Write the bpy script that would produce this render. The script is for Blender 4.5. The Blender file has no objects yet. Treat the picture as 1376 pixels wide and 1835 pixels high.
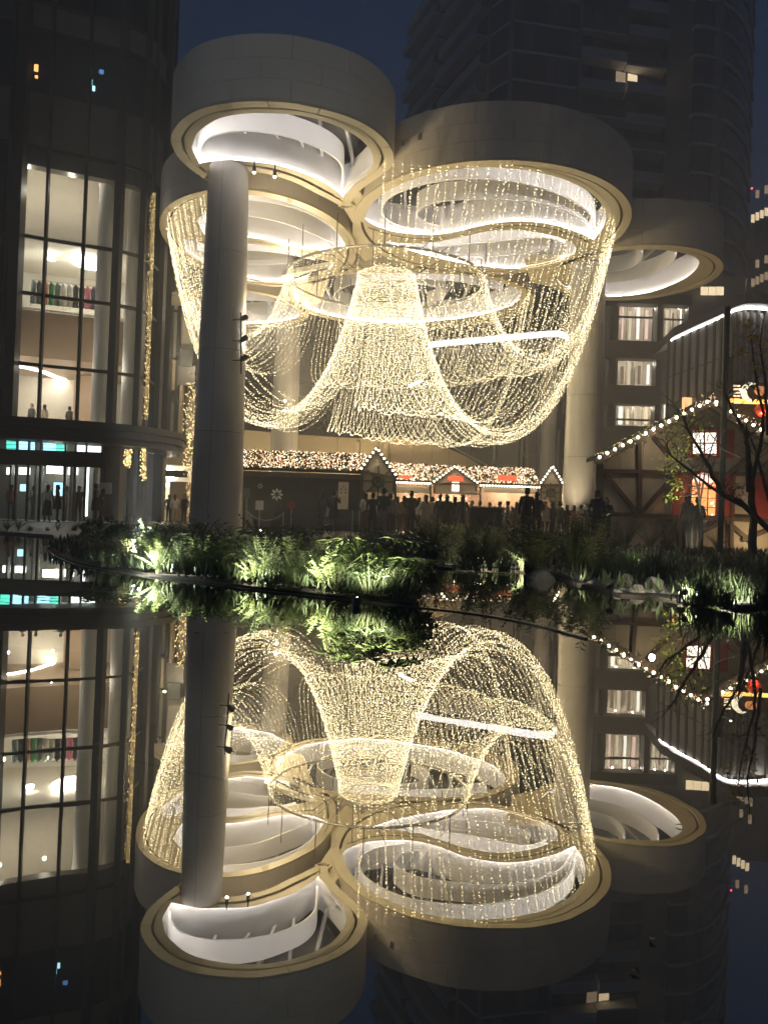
import bpy, bmesh, math, random
from math import sin, cos, pi, radians, atan2, sqrt, acosh, cosh
from mathutils import Vector, Matrix
from mathutils.geometry import delaunay_2d_cdt
random.seed(7)
S = bpy.context.scene
COL = S.collection

# ------------------------------------------------------------------ camera, sky, exposure
FPX = 1376.0
CAM = Vector((0, 0, 0.6)); PIT = radians(0.69); ROLL = radians(2.0)
R0 = Vector((1, 0, 0)); U0 = Vector((0, -sin(PIT), cos(PIT))); FV = Vector((0, cos(PIT), sin(PIT)))
RV = R0 * cos(ROLL) + U0 * sin(ROLL); UV = U0 * cos(ROLL) - R0 * sin(ROLL)
cam = bpy.data.cameras.new('camera'); camo = bpy.data.objects.new('camera', cam); COL.objects.link(camo)
cam.sensor_fit = 'HORIZONTAL'; cam.sensor_width = 36; cam.lens = 36 * FPX / 1376
cam.clip_start = 0.05; cam.clip_end = 3000
camo.matrix_world = Matrix(((RV.x, UV.x, -FV.x, CAM.x), (RV.y, UV.y, -FV.y, CAM.y), (RV.z, UV.z, -FV.z, CAM.z), (0, 0, 0, 1)))
S.camera = camo
W = bpy.data.worlds.new('World'); S.world = W; W.use_nodes = True
nt = W.node_tree; nt.nodes.clear()
sky = nt.nodes.new('ShaderNodeTexSky'); sky.sky_type = 'NISHITA'; sky.sun_disc = False
sky.sun_elevation = radians(-1.5); sky.sun_rotation = radians(200); sky.altitude = 0
sky.air_density = 1.0; sky.dust_density = 2.0; sky.ozone_density = 2.0
hs = nt.nodes.new('ShaderNodeHueSaturation'); hs.inputs['Saturation'].default_value = 1.35
bg = nt.nodes.new('ShaderNodeBackground'); bg.inputs['Strength'].default_value = 0.098
wo = nt.nodes.new('ShaderNodeOutputWorld')
nt.links.new(sky.outputs[0], hs.inputs['Color']); nt.links.new(hs.outputs[0], bg.inputs[0]); nt.links.new(bg.outputs[0], wo.inputs[0])
vs = S.view_settings; vs.view_transform = 'Standard'; vs.look = 'None'; vs.gamma = 1; vs.exposure = 1.75; vs.use_curve_mapping = False
cy = S.cycles
cy.use_denoising = True; cy.max_bounces = 8; cy.diffuse_bounces = 3; cy.glossy_bounces = 4; cy.transparent_max_bounces = 24
cy.transmission_bounces = 4; cy.sample_clamp_indirect = 6.0; cy.caustics_reflective = True; cy.blur_glossy = 0.5

def ray(px, py): return FV * FPX + RV * (px - 688) + UV * (917.5 - py)
def at(px, py, Y):
    d = ray(px, py); return CAM + d * (Y / d.y)
def atz(px, py, z):
    d = ray(px, py); return CAM + d * ((z - CAM.z) / d.z)
def xz(px, py, Y):
    p = at(px, py, Y); return p.x, p.z

# ------------------------------------------------------------------ helpers
def smooth(pts, closed=True, n=6):
    """Catmull-Rom through points; a point with a truthy last extra item is a sharp corner."""
    P = [Vector((p[0], p[1])) for p in pts]; c = [len(p) > 2 and bool(p[2]) for p in pts]
    out = []; N = len(P)
    for i in range(N if closed else N - 1):
        j = (i + 1) % N
        p1, p2 = P[i], P[j]
        p0 = p1 + (p1 - p2) * .3 if c[i] or (not closed and i == 0) else P[i - 1]
        p3 = p2 + (p2 - p1) * .3 if c[j] or (not closed and j == N - 1) else P[(j + 1) % N]
        for k in range(n):
            t = k / n
            out.append(0.5 * ((2 * p1) + (p2 - p0) * t + (2 * p0 - 5 * p1 + 4 * p2 - p3) * t * t + (3 * p1 - p0 - 3 * p2 + p3) * t ** 3))
    if not closed: out.append(P[-1].copy())
    return out
def inside(p, poly):
    x, y = p[0], p[1]; r = False; n = len(poly); j = n - 1
    for i in range(n):
        a, b = poly[i], poly[j]
        if (a[1] > y) != (b[1] > y) and x < (b[0] - a[0]) * (y - a[1]) / (b[1] - a[1]) + a[0]: r = not r
        j = i
    return r
def fill(outer, holes):
    vs_ = []; ed = []
    for loop in [outer] + list(holes):
        s = len(vs_); m = len(loop)
        vs_ += [Vector((p[0], p[1])) for p in loop]; ed += [(s + i, s + (i + 1) % m) for i in range(m)]
    r = delaunay_2d_cdt(vs_, ed, [], 0, 1e-5)
    V = r[0]; out = []
    for f in r[2]:
        c = (V[f[0]] + V[f[1]] + V[f[2]]) / 3
        if inside(c, outer) and not any(inside(c, h) for h in holes): out.append(tuple(f))
    return V, out
def ribbon(path, w):
    """closed polygon of half width w round an open 2D path"""
    L = []; Rr = []; n = len(path)
    for i, p in enumerate(path):
        t = path[min(i + 1, n - 1)] - path[max(i - 1, 0)]
        t = t.normalized() if t.length > 1e-9 else Vector((1, 0)); nn = Vector((-t.y, t.x))
        L.append(p + nn * w); Rr.append(p - nn * w)
    return L + Rr[::-1]
def offset(poly, d):
    n = len(poly); a = sum(poly[i].x * poly[(i + 1) % n].y - poly[(i + 1) % n].x * poly[i].y for i in range(n)); s = 1 if a > 0 else -1
    out = []
    for i in range(n):
        t = poly[(i + 1) % n] - poly[i - 1]
        t = t.normalized() if t.length > 1e-9 else Vector((1, 0))
        out.append(poly[i] + Vector((t.y, -t.x)) * d * s)
    return out

class MB:
    def __init__(s): s.v = []; s.f = []; s.m = []; s.cur = 0
    def add(s, vs_, fs):
        b = len(s.v); s.v += [tuple(v) for v in vs_]
        for f in fs: s.f.append(tuple(i + b for i in f)); s.m.append(s.cur)
        return s
    def box(s, c, d, rz=0.0, mt=None):
        x, y, z = d[0] / 2, d[1] / 2, d[2] / 2
        vv = [Vector((i, j, k)) for k in (-z, z) for j in (-y, y) for i in (-x, x)]
        M = mt if mt is not None else Matrix.Rotation(rz, 3, 'Z')
        c = Vector(c)
        return s.add([M @ v + c for v in vv], [(0, 2, 3, 1), (4, 5, 7, 6), (0, 1, 5, 4), (2, 6, 7, 3), (0, 4, 6, 2), (1, 3, 7, 5)])
    def beam(s, p, q, w, h=None):
        p = Vector(p); q = Vector(q); h = h or w; d = q - p; L = d.length
        if L < 1e-6: return s
        x = d / L; up = Vector((0, 0, 1)) if abs(x.z) < .95 else Vector((0, 1, 0))
        y = up.cross(x).normalized(); z = x.cross(y)
        M = Matrix((x, y, z)).transposed()
        return s.box((p + q) / 2, (L, w, h), mt=M)
    def tube(s, path, r, n=6, caps=True):
        P = [Vector(p) for p in path]; m = len(P); rr = r if isinstance(r, (list, tuple)) else [r] * m
        vs_ = []; ref = None
        for i in range(m):
            t = (P[min(i + 1, m - 1)] - P[max(i - 1, 0)]); t = t.normalized() if t.length > 1e-9 else Vector((0, 0, 1))
            if ref is None: ref = Vector((0, 0, 1)) if abs(t.z) < .9 else Vector((1, 0, 0))
            a = ref.cross(t); a = a.normalized() if a.length > 1e-6 else Vector((1, 0, 0)); b = t.cross(a); ref = b
            for k in range(n):
                g = 2 * pi * k / n; vs_.append(P[i] + (a * cos(g) + b * sin(g)) * rr[i])
        fs = [(i * n + k, i * n + (k + 1) % n, (i + 1) * n + (k + 1) % n, (i + 1) * n + k) for i in range(m - 1) for k in range(n)]
        if caps: fs += [tuple(range(n))[::-1], tuple(range((m - 1) * n, m * n))]
        return s.add(vs_, fs)
    def lathe(s, c, prof, n=24, a0=0, a1=2 * pi):
        c = Vector(c); m = len(prof); full = abs(a1 - a0 - 2 * pi) < 1e-6; q = n if full else n + 1
        vs_ = [c + Vector((r * cos(a0 + (a1 - a0) * k / n), r * sin(a0 + (a1 - a0) * k / n), z)) for r, z in prof for k in range(q)]
        fs = [(i * q + k, i * q + (k + 1) % q, (i + 1) * q + (k + 1) % q, (i + 1) * q + k) for i in range(m - 1) for k in range(n)]
        return s.add(vs_, fs)
    def prism(s, poly, z0, z1, sides=True, top=True, bottom=True):
        n = len(poly); V, T = fill(poly, [])
        if bottom: s.add([(v.x, v.y, z0) for v in V], [t[::-1] for t in T])
        if top: s.add([(v.x, v.y, z1) for v in V], T)
        if sides: s.wall(poly, z0, z1, True)
        return s
    def wall(s, path, z0, z1, closed=False):
        n = len(path)
        vs_ = [(p[0], p[1], z0) for p in path] + [(p[0], p[1], z1) for p in path]
        return s.add(vs_, [(i, (i + 1) % n, n + (i + 1) % n, n + i) for i in range(n if closed else n - 1)])
    def quad(s, a, b, c, d): return s.add([a, b, c, d], [(0, 1, 2, 3)])
    def octa(s, p, r):
        x, y, z = p
        return s.add([(x + r, y, z), (x, y + r, z), (x - r, y, z), (x, y - r, z), (x, y, z + r), (x, y, z - r)],
                     [(0, 1, 4), (1, 2, 4), (2, 3, 4), (3, 0, 4), (1, 0, 5), (2, 1, 5), (3, 2, 5), (0, 3, 5)])
    def ball(s, p, r, n=10, sq=(1, 1, 1)):
        p = Vector(p); prof = [(sin(pi * i / n), -cos(pi * i / n)) for i in range(n + 1)]
        vs_ = [p + Vector((a * cos(2 * pi * k / n) * r * sq[0], a * sin(2 * pi * k / n) * r * sq[1], z * r * sq[2])) for a, z in prof for k in range(n)]
        return s.add(vs_, [(i * n + k, i * n + (k + 1) % n, (i + 1) * n + (k + 1) % n, (i + 1) * n + k) for i in range(n) for k in range(n)])
    def mesh(s, name, mats, smooth_=False):
        me = bpy.data.meshes.new(name); me.from_pydata(s.v, [], s.f)
        for m in (mats if isinstance(mats, (list, tuple)) else [mats]): me.materials.append(m)
        if any(s.m): me.polygons.foreach_set('material_index', s.m)
        if smooth_: me.polygons.foreach_set('use_smooth', [True] * len(s.f))
        me.update(); return me
    def build(s, name, mats, parent=None, smooth_=False, **kw):
        return link(name, s.mesh(name, mats, smooth_), parent, **kw)

def link(name, data, parent=None, label=None, cat=None, group=None, kind=None, loc=None, rz=None):
    o = bpy.data.objects.new(name, data); COL.objects.link(o)
    if parent is not None: o.parent = parent
    if loc is not None: o.location = loc
    if rz is not None: o.rotation_euler = (0, 0, rz)
    if label: o['label'] = label
    if cat: o['category'] = cat
    if group: o['group'] = group
    if kind: o['kind'] = kind
    return o
def thing(name, label, cat, group=None, loc=(0, 0, 0), rz=0.0): return link(name, None, None, label, cat, group, loc=loc, rz=rz)
def dup(o, parent=None, loc=None, rz=None, label=None, group=None):
    c = o.copy(); COL.objects.link(c)
    if parent is not None: c.parent = parent
    if loc is not None: c.location = loc
    if rz is not None: c.rotation_euler = (0, 0, rz)
    if label: c['label'] = label
    if group: c['group'] = group
    for ch in list(o.children): dup(ch, c)
    return c

# ------------------------------------------------------------------ materials
def mat(name, col, rough=.5, metal=0.0, var=.12, scale=3.0, bump=0.0, emit=None, es=0.0, spec=.5, bscale=40, two=None, stretch=None):
    m = bpy.data.materials.new(name); m.use_nodes = True; t = m.node_tree; b = t.nodes['Principled BSDF']
    b.inputs['Roughness'].default_value = rough; b.inputs['Metallic'].default_value = metal; b.inputs['Specular IOR Level'].default_value = spec
    tc = t.nodes.new('ShaderNodeTexCoord'); src = tc.outputs['Object']
    if stretch:
        mp = t.nodes.new('ShaderNodeMapping'); mp.inputs['Scale'].default_value = stretch; t.links.new(src, mp.inputs[0]); src = mp.outputs[0]
    if var > 0 or two:
        nz = t.nodes.new('ShaderNodeTexNoise'); nz.inputs['Scale'].default_value = scale; nz.inputs['Detail'].default_value = 5
        t.links.new(src, nz.inputs['Vector'])
        rp = t.nodes.new('ShaderNodeValToRGB'); rp.color_ramp.elements[0].position = .3; rp.color_ramp.elements[1].position = .7
        c0 = [c * (1 - var) for c in col]; c1 = [min(1, c * (1 + var)) for c in (two or col)]
        rp.color_ramp.elements[0].color = (*c0, 1); rp.color_ramp.elements[1].color = (*c1, 1)
        t.links.new(nz.outputs['Fac'], rp.inputs[0]); t.links.new(rp.outputs[0], b.inputs['Base Color'])
    else: b.inputs['Base Color'].default_value = (*col, 1)
    if bump > 0:
        n2 = t.nodes.new('ShaderNodeTexNoise'); n2.inputs['Scale'].default_value = bscale; n2.inputs['Detail'].default_value = 3
        t.links.new(src, n2.inputs['Vector'])
        bp = t.nodes.new('ShaderNodeBump'); bp.inputs['Strength'].default_value = bump; bp.inputs['Distance'].default_value = .02
        t.links.new(n2.outputs['Fac'], bp.inputs['Height']); t.links.new(bp.outputs[0], b.inputs['Normal'])
    if emit:
        b.inputs['Emission Color'].default_value = (*emit, 1); b.inputs['Emission Strength'].default_value = es
    return m
def glow(name, col, s, sample=True):
    m = bpy.data.materials.new(name); m.use_nodes = True; t = m.node_tree; t.nodes.clear()
    e = t.nodes.new('ShaderNodeEmission'); e.inputs[0].default_value = (*col, 1); e.inputs[1].default_value = s
    o = t.nodes.new('ShaderNodeOutputMaterial'); t.links.new(e.outputs[0], o.inputs[0])
    m.cycles.emission_sampling = 'FRONT' if sample else 'NONE'
    return m
def glass(name, tint=(.92, .95, .93), refl=.06, edge=.5, gcol=(1, 1, 1)):
    m = bpy.data.materials.new(name); m.use_nodes = True; t = m.node_tree; t.nodes.clear()
    tr = t.nodes.new('ShaderNodeBsdfTransparent'); tr.inputs[0].default_value = (*tint, 1)
    gl = t.nodes.new('ShaderNodeBsdfGlossy'); gl.inputs['Roughness'].default_value = .02; gl.inputs[0].default_value = (*gcol, 1)
    lw = t.nodes.new('ShaderNodeLayerWeight'); lw.inputs[0].default_value = .3
    mr = t.nodes.new('ShaderNodeMapRange'); mr.inputs['To Min'].default_value = refl; mr.inputs['To Max'].default_value = edge
    mx = t.nodes.new('ShaderNodeMixShader'); o = t.nodes.new('ShaderNodeOutputMaterial')
    t.links.new(lw.outputs['Fresnel'], mr.inputs[0]); t.links.new(mr.outputs[0], mx.inputs[0])
    t.links.new(tr.outputs[0], mx.inputs[1]); t.links.new(gl.outputs[0], mx.inputs[2]); t.links.new(mx.outputs[0], o.inputs[0])
    return m
M = {}
M['clad'] = mat('satin_cladding', (.70, .64, .56), .45, var=.06, scale=.6)
M['gap'] = mat('dark_joint', (.03, .028, .025), .7)
M['conc'] = mat('pale_render', (.52, .44, .30), .75, var=.08, scale=.5)
M['gold'] = mat('champagne_soffit', (.62, .55, .40), .38, var=.05, scale=1.5)
M['groove'] = mat('bronze_groove', (.10, .085, .055), .5)  # one dark tone for the recessed soffit backing
M['white'] = mat('white_painted_steel', (.80, .79, .79), .45, var=.03, scale=2)
M['plate'] = mat('grey_roof_plate', (.030, .029, .028), .6)
M['beam'] = mat('grey_painted_beam', (.42, .41, .41), .5, var=.05)
M['led'] = glow('white_led_strip', (1, .955, .94), 18.0)
M['bulb'] = glow('warm_fairy_bulb', (1, .80, .45), 2.5)
M['wire'] = mat('thin_cable', (.05, .045, .035), .6, var=0)
M['steel'] = mat('brushed_steel', (.45, .44, .42), .35, metal=.7, var=.05)
M['colmn'] = mat('column_cladding', (.55, .52, .47), .42, var=.05, scale=1.0)
M['black'] = mat('black_metal', (.025, .025, .025), .45, var=.1)
M['dark'] = mat('dark_anodised_metal', (.055, .052, .048), .4, var=.1, scale=1.5)
M['bronze'] = mat('dark_bronze_panel', (.055, .048, .042), .45, var=.12, scale=.8)
# ------------------------------------------------------------------ the canopy
H = 13.5; TH = 2.1
class Disc: pass
def disc(l, r, yn, yf):
    d = Disc(); pc = (l + r) / 2
    Yn = atz(pc, yn, H).y; Yf = atz(pc, yf, H).y
    d.cy = (Yn + Yf) / 2; d.ry = (Yf - Yn) / 2
    q = ray(pc, (yn + yf) / 2); d.cx = q.x / q.y * d.cy; d.rx = (r - l) / 2 * d.cy / FPX
    return d
DS = {'D1': disc(306, 709, 181, 366), 'D2': disc(632, 1120, 284, 492), 'D3': disc(299, 640, 339, 512),
      'D4': disc(506, 957, 476, 587), 'D5': disc(985, 1282, 436, 539), 'D6': disc(292, 552, 516, 588)}
def tr(ox, oy, s, pts, z=H):
    out = []
    for p in pts:
        w = atz(ox + p[0] * s, oy + p[1] * s, z); out.append((w.x, w.y) + tuple(p[2:]))
    return out
c1 = (290, 30, .327); c2 = (600, 150, .3997); c3 = (280, 320, .2907); c5 = (900, 330, .2907); px = (0, 0, 1)
OPEN = {
 'D1': [tr(*c1, [(205, 803, 1), (168, 730), (172, 690), (200, 630), (300, 562), (430, 532), (590, 527), (760, 540), (900, 575), (1030, 632), (1110, 690), (1152, 750), (1155, 805), (1120, 870), (1060, 930), (990, 985, 1), (890, 910), (750, 850), (620, 812), (480, 795), (350, 785)])],
 'D2': [tr(*c2, [(108, 570), (122, 520), (170, 470), (250, 425), (400, 390), (600, 374), (800, 380), (950, 405), (1080, 450), (1170, 510), (1214, 580), (1205, 640), (1160, 700, 1), (1080, 664), (980, 634), (860, 617), (740, 622), (640, 640), (540, 664), (440, 677), (330, 672), (230, 655), (150, 620)]),
        tr(*c2, [(225, 708, 1), (330, 716), (450, 708), (560, 688), (680, 662), (800, 655), (900, 664), (990, 684), (1060, 712), (1082, 740), (1060, 775), (1000, 802), (900, 822), (780, 828), (640, 815), (500, 790), (360, 755)])],
 'D3': [tr(*px, [(352, 394, 1), (385, 367), (430, 351), (470, 348), (520, 353), (565, 368), (605, 390), (628, 420), (624, 440, 1), (590, 448), (540, 444), (490, 432), (440, 425), (400, 428), (370, 424)]),
        tr(*px, [(329, 440), (338, 428), (352, 432), (380, 440), (440, 436), (490, 444), (540, 458), (600, 470, 1), (585, 487), (545, 500), (490, 505), (440, 503), (390, 494), (350, 474)])],
 'D4': [tr(*px, [(526, 528), (535, 512), (580, 497), (640, 490), (720, 489), (800, 491), (870, 498), (920, 510), (934, 526), (920, 545), (870, 562), (800, 573), (720, 578), (650, 575), (580, 562), (540, 546)])],
 'D5': [tr(*c5, [(205, 560, 1), (300, 540), (420, 490), (560, 430), (700, 408), (850, 402), (1000, 405), (1130, 428), (1195, 455), (1212, 490), (1180, 540), (1100, 595), (950, 655), (800, 684), (600, 696), (420, 690), (300, 665)])],
 'D6': [tr(*px, [(318, 552), (345, 538), (400, 528), (460, 524), (520, 530), (543, 548), (538, 566), (500, 576), (440, 580), (380, 576), (335, 566)])],
}
FINS = {
 'D1': [tr(*c1, [(200, 745), (215, 690), (260, 648), (350, 622), (450, 615), (560, 622), (700, 650), (820, 690), (920, 740), (980, 795), (992, 850), (988, 925)], H + .35)],
 'D2': [tr(*c2, [(1165, 640), (1150, 585), (1090, 530), (1000, 485), (850, 440), (700, 420), (550, 420), (400, 443), (270, 488), (215, 540), (225, 590), (290, 630), (410, 650)], H + .35),
        tr(*c2, [(1150, 660), (1110, 600), (1030, 560), (900, 525), (750, 510), (600, 510), (470, 522), (390, 550), (368, 580), (400, 610), (470, 628)], H + .35),
        tr(*c2, [(420, 730), (560, 720), (720, 706), (860, 690), (960, 690), (1030, 715)], H + .3),
        tr(*c2, [(540, 775), (700, 770), (850, 760), (960, 735)], H + .3)],
 'D3': [tr(*c3, [(330, 150), (450, 115), (570, 120), (700, 135), (830, 165), (950, 210), (1050, 265), (1120, 330), (1150, 400)], H + .35),
        tr(*c3, [(300, 250), (430, 220), (570, 222), (680, 238), (800, 268), (950, 325), (1080, 385)], H + .35),
        tr(*c3, [(250, 440), (400, 450), (560, 440), (700, 448), (850, 470), (980, 500)], H + .3),
        tr(*c3, [(240, 500), (400, 530), (560, 530), (700, 525), (820, 520)], H + .3)],
 'D4': [tr(*px, [(900, 520), (840, 505), (760, 498), (690, 500), (630, 508), (600, 524), (608, 540), (640, 552)], H + .35),
        tr(*px, [(640, 515), (700, 506), (760, 508), (795, 520), (790, 534), (765, 544)], H + .35)],
 'D5': [tr(*c5, [(560, 540), (680, 528), (760, 515), (820, 490), (858, 450), (862, 412)], H + .35),
        tr(*c5, [(500, 610), (660, 598), (800, 578), (950, 530), (1040, 480), (1070, 430)], H + .35)],
 'D6': [tr(*px, [(350, 550), (400, 540), (460, 536), (510, 542)], H + .35), tr(*px, [(345, 560), (420, 562), (480, 560)], H + .35)],
}
GROOVE = {  # extra joints running along the S-shaped bands
 'D2': [tr(*c2, [(150, 645), (240, 675), (330, 692), (440, 694), (540, 682), (640, 660), (740, 642), (860, 635), (980, 654), (1090, 690), (1135, 712)])],
 'D3': [tr(*px, [(365, 432), (400, 433), (440, 430), (490, 438), (540, 450), (600, 458)])],
}
OUTL = {'D1': [(306, 250), (314, 226), (338, 204), (371, 190), (420, 181.5), (464, 179.5), (517, 182), (565, 191), (614, 204), (659, 224), (691, 250), (705, 277), (701, 297), (675, 318), (647, 338), (631, 358), (625, 376, 1), (602, 363), (565, 344), (525, 324), (484, 311), (444, 305), (414, 304), (392, 312), (378, 326, 1), (342, 302), (318, 278)]}
OUT = {}
for key, d in DS.items():
    d.key = key; OUT[key] = smooth(tr(0, 0, 1, OUTL[key]), True, 5) if key in OUTL else [Vector((d.cx + d.rx * cos(2 * pi * k / 112), d.cy + d.ry * sin(2 * pi * k / 112))) for k in range(112)]
_off = {}
def epoly(d, sh=0.0, n=0):
    k = (d.key, round(sh, 3))
    if k not in _off: _off[k] = offset(OUT[d.key], -sh)
    return _off[k]
def indisc(p, d, sh=0.0): return abs(p[0] - d.cx) < d.rx * 1.3 and abs(p[1] - d.cy) < d.ry * 1.3 and inside(p, epoly(d, sh) if sh > .06 else OUT[d.key])
canopy = thing('canopy', 'huge pale canopy of merged round rings on tall columns over the plaza', 'canopy', loc=(0, 0, 0))
def others(k): return [d for n, d in DS.items() if n != k]
for key, d in DS.items():
    ops = [smooth(o, True, 6) for o in OPEN[key]]
    # keep the openings inside the inner plate
    def pull(p):
        if key == 'D1': return p
        k = sqrt(((p.x - d.cx) / (d.rx - .50)) ** 2 + ((p.y - d.cy) / (d.ry - .50)) ** 2)
        return p if k <= 1 else Vector((d.cx + (p.x - d.cx) / k, d.cy + (p.y - d.cy) / k))
    ops = [[pull(p) for p in o] for o in ops]
    # drop points that fold back on each other
    ops = [[p for i, p in enumerate(o) if (p - o[i - 1]).length > .02] for o in ops]
    grv = [ribbon(smooth(g, False, 5), .045) for g in GROOVE.get(key, [])]
    b = MB(); b.wall(epoly(d, .05), H + .06, H + TH - .02, True)
    V, T = fill(epoly(d, .06), []); b.add([(v.x, v.y, H + TH - .25) for v in V], T)
    drum = b.build('ring_drum', M['plate'], canopy)
    b = MB(); V, T = fill(epoly(d, .03), [offset(o, .17) for o in ops]); b.add([(v.x, v.y, H + .13) for v in V], [t[::-1] for t in T]); b.build('soffit_backing', M['groove'], drum)
    b = MB(); V, T = fill(epoly(d, .45), ops + [g for g in grv]); b.add([(v.x, v.y, H + .02) for v in V], [t[::-1] for t in T])
    b.wall(epoly(d, .45), H + .02, H + .128, True); b.build('soffit_plate', M['gold'], drum)
    ol = OUT[key]; il = offset(ol, -.34); N = len(ol); per = [0]
    for i in range(N): per.append(per[-1] + (ol[(i + 1) % N] - ol[i]).length)
    def cut(path, s0, s1, q=6):
        out = []
        for k in range(q + 1):
            t = (s0 + (s1 - s0) * k / q) % per[-1]; i = max(j for j in range(N) if per[j] <= t); f = (t - per[i]) / max(1e-6, per[i + 1] - per[i]); out.append(path[i].lerp(path[(i + 1) % N], f))
        return out
    npc = 16
    for k in range(npc):   # outer lip in curved pieces with open joints
        s0, s1 = per[-1] * k / npc + .012, per[-1] * (k + 1) / npc - .012
        o_, i_ = cut(ol, s0, s1), cut(il, s0, s1); mid = (o_[3] + i_[3]) / 2
        if any(indisc(mid, e, .5) for e in others(key)): continue
        if key != 'D1' and any(inside(q_, o) for q_ in i_ for o in ops): continue
        MB().prism(o_ + i_[::-1], H - .02, H + .07).build('soffit_lip', M['gold'], drum)
    rows = [(H + .082, H + .70), (H + .712, H + 1.36), (H + 1.372, H + TH)]; inn_ = offset(ol, -.045)
    for ri, (z0, z1) in enumerate(rows):
        n = 14
        for k in range(n):
            s0, s1 = per[-1] * (k + (ri % 2) * .5) / n + .006, per[-1] * (k + 1 + (ri % 2) * .5) / n - .006
            o_, i_ = cut(ol, s0, s1, 7), cut(inn_, s0, s1, 7)
            if any(indisc(o_[3], e, .1) for e in others(key)): continue
            MB().prism(o_ + i_[::-1], z0, z1).build('cladding_panel', M['clad'], drum, smooth_=False)
    for oi, o in enumerate(ops):
        b = MB(); b.wall(offset(o, .16), H + .024, H + 1.35, True); w = b.build('reveal_wall', M['white'], drum, smooth_=True)
        V, T = fill(offset(o, .24), [o]); MB().add([(v.x, v.y, H + .004) for v in V], [t[::-1] for t in T]).build('opening_trim', M['gold'], drum)
        inn = offset(o, .125); b = MB(); m = len(inn)
        # LED profile lying on the soffit edge, tucked against the foot of the reveal wall
        pth = [(p.x, p.y, H + .042) for p in inn]; pth.append(pth[0])
        b.tube(pth, .014, 5, caps=False); b.build('led_strip', M['led'], drum)
        # cross beams above the opening
        xs = [p.x for p in o]; ys = [p.y for p in o]; x0, x1, y0, y1 = min(xs), max(xs), min(ys), max(ys)
        stp = .95; nb = int((x1 - x0) / stp)
        for i in range(nb):
            x = x0 + (i + .7) * stp
            yy = [p.y for p in o if abs(p.x - x) < stp * .8]
            if len(yy) < 2: continue
            sk = (hash((i, oi)) % 7 - 3) * .05
            MB().box((x, (min(yy) + max(yy)) / 2, H + 1.20), (.11, max(yy) - min(yy) + .1, .22), rz=sk).build('roof_beam', M['beam'], drum)
    for f in FINS.get(key, []):
        pth = [p for p in smooth(f, False, 5)]
        if len(pth) > 2: MB().prism(ribbon(pth, .035), H + .28, H + 1.06).build('curved_fin', M['white'], drum)
# plates that close the gaps where the rings meet
for pts in ([(612, 372), (640, 344), (656, 366), (650, 400), (660, 430), (700, 452), (655, 472), (630, 448), (632, 405)], [(940, 470), (1040, 470), (1090, 470), (1060, 505), (1000, 520), (950, 510)], [(505, 498), (600, 480), (575, 545), (530, 560)]):
    P = [Vector(atz(x, y, H).xy) for x, y in pts]
    MB().prism(P, H + .135, H + .4).build('infill_soffit', M['gold'], canopy)

# ------------------------------------------------------------------ columns
def column(label, x, y, r0, r1, z1, joints, seam=0.0):
    c = thing('column', label, 'column', 'tapered round columns under the canopy', loc=(x, y, 0.04))
    R = lambda z: r0 + (r1 - r0) * z / z1
    MB().lathe((0, 0, 0), [(r0 - .03, 0), (r1 - .03, z1)], 32).build('core', M['gap'], c)
    zs = [0] + joints + [z1]
    for i in range(len(zs) - 1):
        a, bz = zs[i] + .008, zs[i + 1] - .008
        for k in range(3):
            g0 = seam + 2 * pi * k / 3 + .006; g1 = seam + 2 * pi * (k + 1) / 3 - .006
            MB().lathe((0, 0, 0), [(R(a) - .03, a), (R(a), a), (R(bz), bz), (R(bz) - .03, bz)], 18, g0, g1).build('column_panel', M['colmn'], c)
    return c
p = at(387, 925, 28.4); C1 = column('tall tapered column standing in front of the left swoop of the light curtain', p.x, 28.4, .97, .73, H - .04, [3.6, 6.6, 10.2], seam=-pi / 2 - .1)
p = at(509, 800, 51); column('slim column seen behind the light curtain above the long garlanded hut', p.x, 51, .96, .82, H - .04, [3.2, 7.8], seam=-pi / 2 + .7)
p = at(1045, 800, 37.6); column('stout column between the market crowd and the big timber hut', p.x, 37.6, .96, .80, H - .04, [4.0, 7.0, 10.5], seam=-pi / 2 + .5)
p = at(982, 790, 58); column('thinnest and farthest column at the right hem of the light curtain', p.x, 58, .62, .55, H - .04, [4.0, 8.2], seam=-pi / 2)

# ------------------------------------------------------------------ the hanging light curtain
rc = at(693, 498, 36.6); RCX, RCY = rc.x, 36.6
curtain = thing('light_curtain', 'draped curtain of warm fairy lights hanging from two hoops under the canopy', 'light curtain', loc=(RCX, RCY, 0))
def hoop(name, R, z, tubr):
    b = MB(); b.tube([(R * cos(2 * pi * k / 72), R * sin(2 * pi * k / 72), z) for k in range(73)], tubr, 8, caps=False)
    h = b.build(name, M['steel'], curtain)
    b = MB()
    for k in range(int(R * 46)):
        a = random.random() * 2 * pi; q = R + random.uniform(-.1, .1)
        b.octa((q * cos(a), q * sin(a), z + random.uniform(-.14, .05)), .018)
    b.build('hoop_bulbs', M['bulb'], h, kind='stuff')
    return h
RB, ZB, RS, ZS = 4.70, 12.1, 1.34, 12.42
hoop('large_hoop', RB, ZB, .06); hoop('small_hoop', RS, ZS, .05)
for k in range(14):
    a = 2 * pi * k / 14 + .2
    MB().tube([(RB * cos(a), RB * sin(a), ZB), (RB * cos(a), RB * sin(a), H + .12)], .022, 5).build('hanger_rod', M['dark'], curtain)
for k in range(12):
    a = 2 * pi * k / 12
    MB().tube([(RS * cos(a), RS * sin(a), ZS), (RB * .62 * cos(a + .3), RB * .62 * sin(a + .3), H + .1)], .014, 4).build('stay_cable', M['black'], curtain)
_sup = {}
def support(th):
    k = round(th, 4)
    if k not in _sup: _sup[k] = support_(th)
    return _sup[k]
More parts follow.
